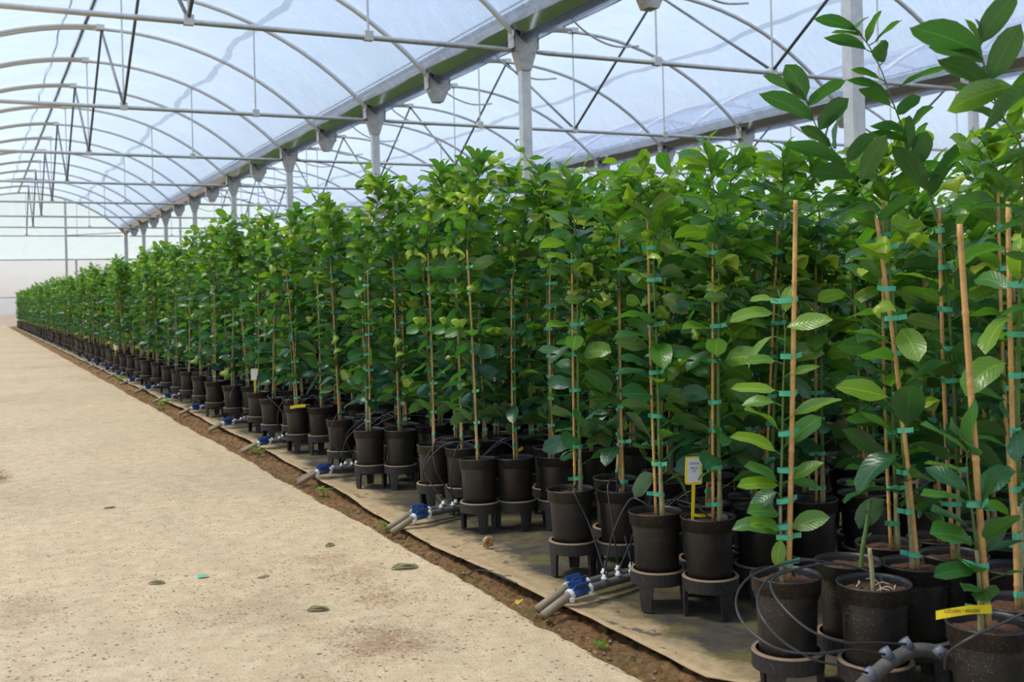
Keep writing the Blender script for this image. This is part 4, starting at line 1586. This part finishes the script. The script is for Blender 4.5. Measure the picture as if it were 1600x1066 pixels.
# ------------------------------------------------------------------ irrigation pipes
def irrigation(xe, ye, yslope, targets, label, seed, side, far=False):
    """a grey pipe from the earth strip in between two rows of pots; targets = pots its micro tubes feed (world x, y)"""
    R = random.Random(seed)
    root = empty('irrigation_pipe', (xe, ye, 0.0))
    L = 1.0
    r = 0.0115
    P = lambda t: (t * L, yslope * t * L + 0.010 * math.sin(t * 6 + seed), 0.004 + 0.036 * min(1, t / 0.10) - 0.012 * min(1, max(0, (t - 0.25) / 0.3)))
    pts = [P(0.0)] + [P(k / 20) for k in range(1, 21)]
    MB().tube(pts, r, 12).build('pipe', M['pipe'], root, True)
    tv = 0.125 + 0.012 * side
    a, c = Vector(P(tv - 0.028)), Vector(P(tv + 0.028))
    ax = (c - a).normalized()
    vb = MB()
    vb.tube([a, c], 0.0135, 12)
    va = vb.build('valve', M['blue'], root, True)
    fin = MB()
    e = Vector((-ax.y, ax.x, 0)).normalized()
    for s in (-1, 1):
        base = [a + ax * 0.002 + e * (s * 0.006) + Vector((0, 0, 0.010)), c - ax * 0.002 + e * (s * 0.006) + Vector((0, 0, 0.010))]
        topp = [p + e * (s * 0.010) + Vector((0, 0, 0.016)) for p in base]
        w = e * 0.0018
        vs = [base[0] - w, base[1] - w, topp[1] - w, topp[0] - w, base[0] + w, base[1] + w, topp[1] + w, topp[0] + w]
        fin.add(vs, [(0, 1, 2, 3), (7, 6, 5, 4), (0, 4, 5, 1), (1, 5, 6, 2), (2, 6, 7, 3), (3, 7, 4, 0)])
    fin.build('handle', M['blue'], va)
    for q in (tv - 0.032, tv + 0.034):
        m0, m1 = Vector(P(q - 0.005)), Vector(P(q + 0.005))
        cl = MB().tube([m0, m1], 0.0155, 12)
        cl.box(m0.x - 0.004, m0.x + 0.006, m0.y - 0.020, m0.y - 0.012, m0.z - 0.012, m0.z - 0.002)
        cl.build('clamp', M['white_plastic'], root)
    for k, (tx, ty) in enumerate(targets):
        q = 0.22 + 0.055 * k + 0.02 * side
        p = Vector(P(q)) + Vector((0, 0, 0.012))
        cn = MB().lathe([(0.0, 0.0), (0.0085, 0.0), (0.0085, 0.006), (0.005, 0.008), (0.005, 0.014), (0.0, 0.014)], 12)
        co = cn.build('dripper', M['white_plastic'], root, True)
        co.location = p
        if far:
            continue
        tg = Vector((tx - xe, ty - ye, RIM_Z - 0.006))
        rim = tg + Vector((p.x - tg.x, p.y - tg.y, 0)).normalized() * 0.05
        hi = max(0.30, RIM_Z + R.uniform(0.02, 0.08))
        m1 = p.lerp(rim, 0.2) + Vector((R.uniform(-0.10, 0.06), R.uniform(-0.05, 0.05), 0.09))
        m2 = p.lerp(rim, 0.65) + Vector((R.uniform(-0.09, 0.03), R.uniform(-0.05, 0.05), 0))
        m2.z = hi - 0.03
        m3 = rim.lerp(tg, 0.1)
        m3.z = hi - 0.025
        path = [p + Vector((0, 0, 0.012)), m1, m2, m3, tg + Vector((0.01, 0.01, 0.0))]
        MB().tube(smooth_path(path, 7), 0.0024, 6).build('micro_tube', M['tube'], root, True)
    tag(root, label, 'irrigation pipe', 'grey drip irrigation pipes')
    return root


CLIP_Y = [(2.455, 1.290), (3.60, 1.300), (4.77, 1.292), (5.95, 1.30), (7.06, 1.335), (8.20, 1.34), (9.36, 1.32), (10.5, 1.32), (11.62, 1.32), (12.8, 1.32), (13.93, 1.32), (15.05, 1.32), (16.2, 1.32)]
for k, (y, x) in enumerate(CLIP_Y):
    near_t = [(a, b_) for (a, b_, r, j) in front if abs(b_ - y - 0.05) < 0.45 and a < 1.95]
    near_t.sort(key=lambda p: p[0])
    for s in range(2):
        side = 's' if s else ''
        sel = [p for p in near_t if (p[1] > y) == (s == 1)][:4 if k < 5 else 2]
        lb = 'grey irrigation pipe with blue valve, %s of the %s pair from the camera' % ('farther pipe' if s else 'nearer pipe', ORD[k])
        irrigation(x + 0.012 * s, y + 0.062 * s, 0.30 - 0.08 * s, sel, lb, 60 + 2 * k + s, s, far=k > 7)

# thick hose and looping micro tubes around the nearest pots
root = empty('irrigation_hose', (1.46, 1.50, 0.0))
base = Vector((1.46, 1.50, 0))
hp = [at(1335, 1085, 1.93), at(1362, 1058, 1.96), at(1395, 1032, 2.0), at(1432, 1016, 2.03), at(1470, 1022, 2.04), at(1500, 1045, 2.05), at(1560, 1085, 2.05)]
MB().tube(smooth_path([Vector(p) - base for p in hp], 6), 0.0135, 12).build('pipe', M['hose'], root, True)
for (px, py, d) in ((1358, 1055, 1.95), (1385, 1023, 1.99), (1416, 1008, 2.02), (1468, 1021, 2.02)):
    p = Vector(at(px, py, d)) - base
    MB().tube([p + Vector((-0.004, 0.004, 0.010)), p + Vector((0.004, -0.004, -0.006))], 0.0105, 10).build('dripper', M['grey_plastic'], root, True)
loops = [[(1382, 1023, 1.97), (1330, 1016, 1.90), (1270, 1022, 1.86), (1210, 1012, 1.86), (1162, 975, 1.92), (1150, 935, 2.0), (1170, 903, 2.08), (1215, 884, 2.12), (1262, 876, 2.13), (1330, 885, 2.15), (1372, 900, 2.13), (1378, 915, 2.12)],
         [(1355, 1052, 1.93), (1320, 1042, 1.88), (1270, 1030, 1.86), (1220, 1000, 1.88), (1188, 960, 1.92), (1186, 925, 2.0), (1205, 902, 2.06), (1232, 890, 2.10), (1241, 900, 2.14)],
         [(1415, 1007, 2.0), (1370, 1005, 1.93), (1320, 1004, 1.88), (1265, 985, 1.88), (1220, 945, 1.93), (1204, 912, 2.0), (1225, 895, 2.06), (1280, 882, 2.10), (1320, 882, 2.12)],
         [(1468, 1022, 2.0), (1478, 1030, 1.90), (1476, 1045, 1.80), (1482, 1020, 1.76), (1520, 995, 1.74), (1570, 972, 1.76), (1600, 958, 1.80), (1640, 945, 1.86)]]
for lp in loops:
    pts = [Vector(at(*q)) - base for q in lp]
    MB().tube(smooth_path(pts, 7), 0.0025, 6).build('micro_tube', M['tube'], root, True)
tag(root, 'thick grey irrigation hose with long looping micro tubes in front of the nearest pots', 'hose')

# ------------------------------------------------------------------ labels and tags
def text(name, body, size, mat, parent, loc, rot, align='CENTER'):
    cu = bpy.data.curves.new(name, 'FONT')
    cu.body = body
    cu.size = size
    cu.align_x = align
    cu.align_y = 'CENTER'
    cu.extrude = 0.00015
    o = bpy.data.objects.new(name, cu)
    COL.objects.link(o)
    cu.materials.append(mat)
    dg = bpy.context.evaluated_depsgraph_get()
    me = bpy.data.meshes.new_from_object(o.evaluated_get(dg))
    bpy.data.objects.remove(o)
    o = bpy.data.objects.new(name, me)
    COL.objects.link(o)
    o.parent = parent
    o.location = loc
    o.rotation_euler = rot
    return o


def rounded(mb, w, h, r, y0, y1, zc=0.0):
    poly = []
    for cx_, cz_, a0 in ((w / 2 - r, h / 2 - r, 0), (-w / 2 + r, h / 2 - r, PI / 2), (-w / 2 + r, -h / 2 + r, PI), (w / 2 - r, -h / 2 + r, 1.5 * PI)):
        for k in range(5):
            a = a0 + PI / 2 * k / 4
            poly.append((cx_ + r * math.cos(a), zc + cz_ + r * math.sin(a)))
    return mb.prism(poly, y0, y1)


def plant_label(loc, rz, w, h, zc, lines, label, tilt=0.0):
    root = empty('plant_label', loc, rz)
    root.rotation_euler = (0, tilt, rz)
    st = MB()
    st.prism([(-0.0035, -0.012), (0.0035, -0.012), (0.0045, zc - h / 2 + 0.002), (-0.0045, zc - h / 2 + 0.002)], -0.0012, 0.0012)
    st.build('stake', M['label_yellow'], root)
    rounded(MB(), w, h, 0.005, -0.0016, 0.0016, zc).build('frame', M['label_yellow'], root)
    rounded(MB(), w - 0.009, h - 0.010, 0.001, -0.0024, 0.0, zc + 0.001).build('card', M['label_card'], root)
    for (s, dz, sz) in lines:
        text('lettering', s, sz, M['ink'], root, (0.0, -0.0026, zc + dz), (PI / 2, 0, 0))
    tag(root, label, 'plant label')
    return root


p = at(1082, 812, 2.745)
plant_label((p[0], p[1], 0.242), -YAW + 0.25, 0.046, 0.071, 0.128, [('NAS-N', 0.018, 0.0088), ('PROT', 0.006, 0.0080), ('7/1', -0.002, 0.0066)], 'yellow stake label with a white printed card in the near pot', 0.05)
p = at(398, 610, 6.75)
plant_label((p[0], p[1], 0.236), -YAW, 0.046, 0.074, 0.13, [], 'yellow stake label with a white card, in a pot halfway down the front')
p = at(180, 545, 12.6)
plant_label((p[0], p[1], 0.236), -YAW, 0.046, 0.074, 0.09, [], 'tiny distant yellow stake label at the front edge of the bed')


def tape_tag(pts, h, label, body=None):
    root = empty('tape_tag', pts[0])
    b0 = Vector(pts[0])
    vs, fs = [], []
    sp = [Vector(q) - b0 for q in smooth_path(pts, 5)]
    for q in sp:
        vs += [q + Vector((0, 0, -h / 2)), q + Vector((0, 0, h / 2))]
    for k in range(len(sp) - 1):
        fs.append((2 * k, 2 * k + 2, 2 * k + 3, 2 * k + 1))
    t = MB().add(vs, fs).build('strip', M['label_yellow'], root)
    md = t.modifiers.new('thick', 'SOLIDIFY')
    md.thickness = 0.0008
    if body:
        mid = sp[int(len(sp) * 0.44)]
        dd = (sp[-1] - sp[0])
        ang = math.atan2(dd.y, dd.x)
        tilt = -math.atan2(dd.z, math.hypot(dd.x, dd.y))
        nrm = Vector((math.sin(ang), -math.cos(ang), 0))
        text('lettering', body, h * 0.55, M['ink'], root, mid + nrm * 0.0028 + Vector((0, 0, 0.001)), (PI / 2, PI, ang))
    tag(root, label, 'tag')
    return root


tape_tag([at(1462, 962, 1.80), at(1490, 957, 1.79), at(1520, 953, 1.79), at(1549, 952, 1.80)], 0.0145, 'yellow handwritten tape tag sticking out over the nearest pot rim', 'BERNA - HACIJO')
tape_tag([at(804, 708, 3.86), at(812, 703, 3.86), at(817, 700, 3.87)], 0.012, 'short yellow tape tag on the stem of a pot left of centre')
tape_tag([at(453, 637, 5.70), at(465, 635, 5.70), at(477, 634, 5.70)], 0.016, 'yellow tape tag lying on the rim of a front pot')
tape_tag([on(1076, 803, 0.246), on(1092, 806, 0.246), on(1113, 805, 0.246)], 0.008, 'yellow tape strip lying in the pot of the stake label')

# pale rock in the pot with the label
def lump(name, loc, sx, sy, sz, mat, seed, label, cat):
    R = random.Random(seed)
    n, m_ = 12, 7
    vs, fs = [], []
    for i in range(m_ + 1):
        th = PI * i / m_
        for j in range(n):
            ph = 2 * PI * j / n
            k = 1 + R.uniform(-0.14, 0.14)
            vs.append((sx * k * math.sin(th) * math.cos(ph), sy * k * math.sin(th) * math.sin(ph), sz * k * math.cos(th)))
    for i in range(m_):
        for j in range(n):
            a, c = i * n + j, i * n + (j + 1) % n
            fs.append((a, a + n, c + n, c))
    o = MB().add(vs, fs).build(name, mat, smooth=False)
    o.location = loc
    return tag(o, label, cat)


p = on(1128, 805, 0.248)
lump('rock', (p[0], p[1], 0.238), 0.018, 0.013, 0.012, M['rock'], 5, 'pale beige rock lying in the pot with the stake label', 'rock')

# ------------------------------------------------------------------ litter, snail, weeds
def snail(loc):
    root = empty('snail', loc)
    pts, rr = [], []
    for k in range(40):
        t = k / 39
        a = t * 4.6 * PI
        r = 0.0145 * (1 - t) ** 0.8
        pts.append((r * math.cos(a), 0.007 * t - 0.003, 0.016 + r * math.sin(a)))
        rr.append(0.0085 * (1 - t) ** 0.8 + 0.0008)
    MB().tube(pts, rr, 10).build('shell', M['snail'], root, True)
    MB().tube(smooth_path([(-0.024, 0, 0.003), (0.0, 0, 0.005), (0.022, 0, 0.004)], 4), [0.001, 0.002, 0.003, 0.004, 0.0045, 0.0045, 0.004, 0.003, 0.001], 8).build('body', M['rock'], root, True)
    tag(root, 'small brown snail on the ground cover sheet in front of the pots', 'snail')
    return root


p = at(762, 862, 3.52)
snail((1.486, 3.20, 0.006))


def fallen_leaf(x, y, L, az, mat, label, curl=1.6, W=0.42, z=0.001, roll=0.0):
    V, F, U, T = leaf_block([((0, 0, 0.006), az, 0.12, L, L * W, 0.25, curl * 0.28, roll, 0.35, 0.0)], 8, 4)
    V[:, 2] -= V[:, 2].min()
    o = bpy.data.objects.new('fallen_leaf', quads_mesh('fallen_leaf', V, F, U, T, mat))
    COL.objects.link(o)
    o.location = (x, y, z)
    return tag(o, label, 'fallen leaf', 'fallen leaves on the ground')


fallen_leaf(1.12, 3.115, 0.085, -0.25, M['dry_leaf'], 'curled olive fallen leaf on the path, near its right edge')
fallen_leaf(0.775, 2.82, 0.060, -0.3, M['dry_leaf'], 'crumpled grey-green fallen leaf lowest on the path', 1.9)
fallen_leaf(0.445, 3.34, 0.050, -0.4, M['dry_leaf'], 'small crumpled green leaf on the path left of the tape scrap', 1.9)
fallen_leaf(1.035, 3.51, 0.045, 0.6, M['dry_leaf'], 'small rolled brown-green leaf on the path beyond the curled olive one', 1.9)
fallen_leaf(0.455, 4.66, 0.050, 0.1, M['dry_leaf'], 'little dark dry leaf on the path, far from the others', 1.2)
fallen_leaf(1.30, 2.62, 0.05, 0.9, M['yellow_leaf'], 'bright yellow fallen leaf beside the nearest irrigation pipe pair', 0.8, z=-0.012)
fallen_leaf(0.74, 3.23, 0.045, 0.3, M['dry_leaf'], 'thin dry brown leaf on the path right of the tape scrap', 1.0, 0.25)
vs = [(-0.018, -0.008, 0.001), (0.012, -0.010, 0.006), (0.020, 0.006, 0.003), (-0.010, 0.010, 0.008), (0.0, 0.0, 0.010)]
o = MB().add(vs, [(0, 1, 4), (1, 2, 4), (2, 3, 4), (3, 0, 4)]).build('tape_scrap', M['tie'])
o.location = (0.60, 3.33, 0.001)
tag(o, 'torn scrap of green tape lying on the path', 'scrap')
o = MB().tube(smooth_path([(1.315, 2.98, -0.014), (1.33, 2.95, 0.006), (1.345, 2.88, 0.014), (1.352, 2.80, 0.012), (1.36, 2.74, 0.010)], 6), 0.0024, 6).build('tube_end', M['tube'], smooth=True)
tag(o, 'loose black tube end arching over the ground cover edge before the nearest pipes', 'tube')


def weed(x, y, h, label, seed):
    R = random.Random(seed)
    root = empty('weed', (x, y, -0.018))
    st = MB()
    specs = []
    for k in range(7):
        a = R.uniform(0, 6.28)
        t = (h * R.uniform(0.3, 0.8) * math.cos(a), h * R.uniform(0.3, 0.8) * math.sin(a), h * R.uniform(0.5, 1.0))
        st.tube([(0, 0, 0), (t[0] * 0.4, t[1] * 0.4, t[2] * 0.7), t], 0.0008, 4, False)
        for q in range(4):
            specs.append((t, R.uniform(0, 6.28), R.uniform(0, 0.8), h * R.uniform(0.4, 0.65), h * 0.30, 0.5, 0.2, 0, 0.72, 0))
    st.build('stem', M['weed'], root)
    V, F, U, T = leaf_block(specs, 3, 2)
    fo = bpy.data.objects.new('leaves', quads_mesh('leaves', V, F, U, T, M['leaf']))
    COL.objects.link(fo)
    fo.parent = root
    tag(root, label, 'weed', 'weeds in the earth strip')


weed(1.315, 3.70, 0.035, 'small green weed beside the second pipe pair', 1)
weed(1.375, 5.88, 0.045, 'bright green weed beside the fourth pipe pair', 2)
weed(1.325, 4.50, 0.035, 'small weed in the earth strip near the third pipe pair', 3)
weed(1.34, 12.0, 0.09, 'leafy weed far down the earth strip', 4)
weed(1.335, 8.9, 0.07, 'yellowish weed in the earth strip beyond the sixth pipe pair', 5)
weed(1.31, 2.20, 0.022, 'tiny weed in the earth strip before the nearest pipe pair', 6)
R = random.Random(77)
peb = MB()
for k in range(420):
    y = 1.2 + 8 * R.random() ** 1.6
    x = R.uniform(1.275, mat_edge(y) - 0.005)
    s = R.uniform(0.002, 0.007)
    z = -0.018 + s * 0.3
    vs = [(x + s * R.uniform(.7, 1.2), y, z), (x, y + s * R.uniform(.7, 1.2), z), (x - s, y, z), (x, y - s, z), (x, y, z + s * 0.9), (x, y, z - s)]
    peb.add(vs, [(0, 1, 4), (1, 2, 4), (2, 3, 4), (3, 0, 4), (1, 0, 5), (2, 1, 5), (3, 2, 5), (0, 3, 5)])
o = peb.build('gravel', M['pebble'])
tag(o, 'small stones and crumbs scattered in the earth strip', 'gravel', kind='stuff')
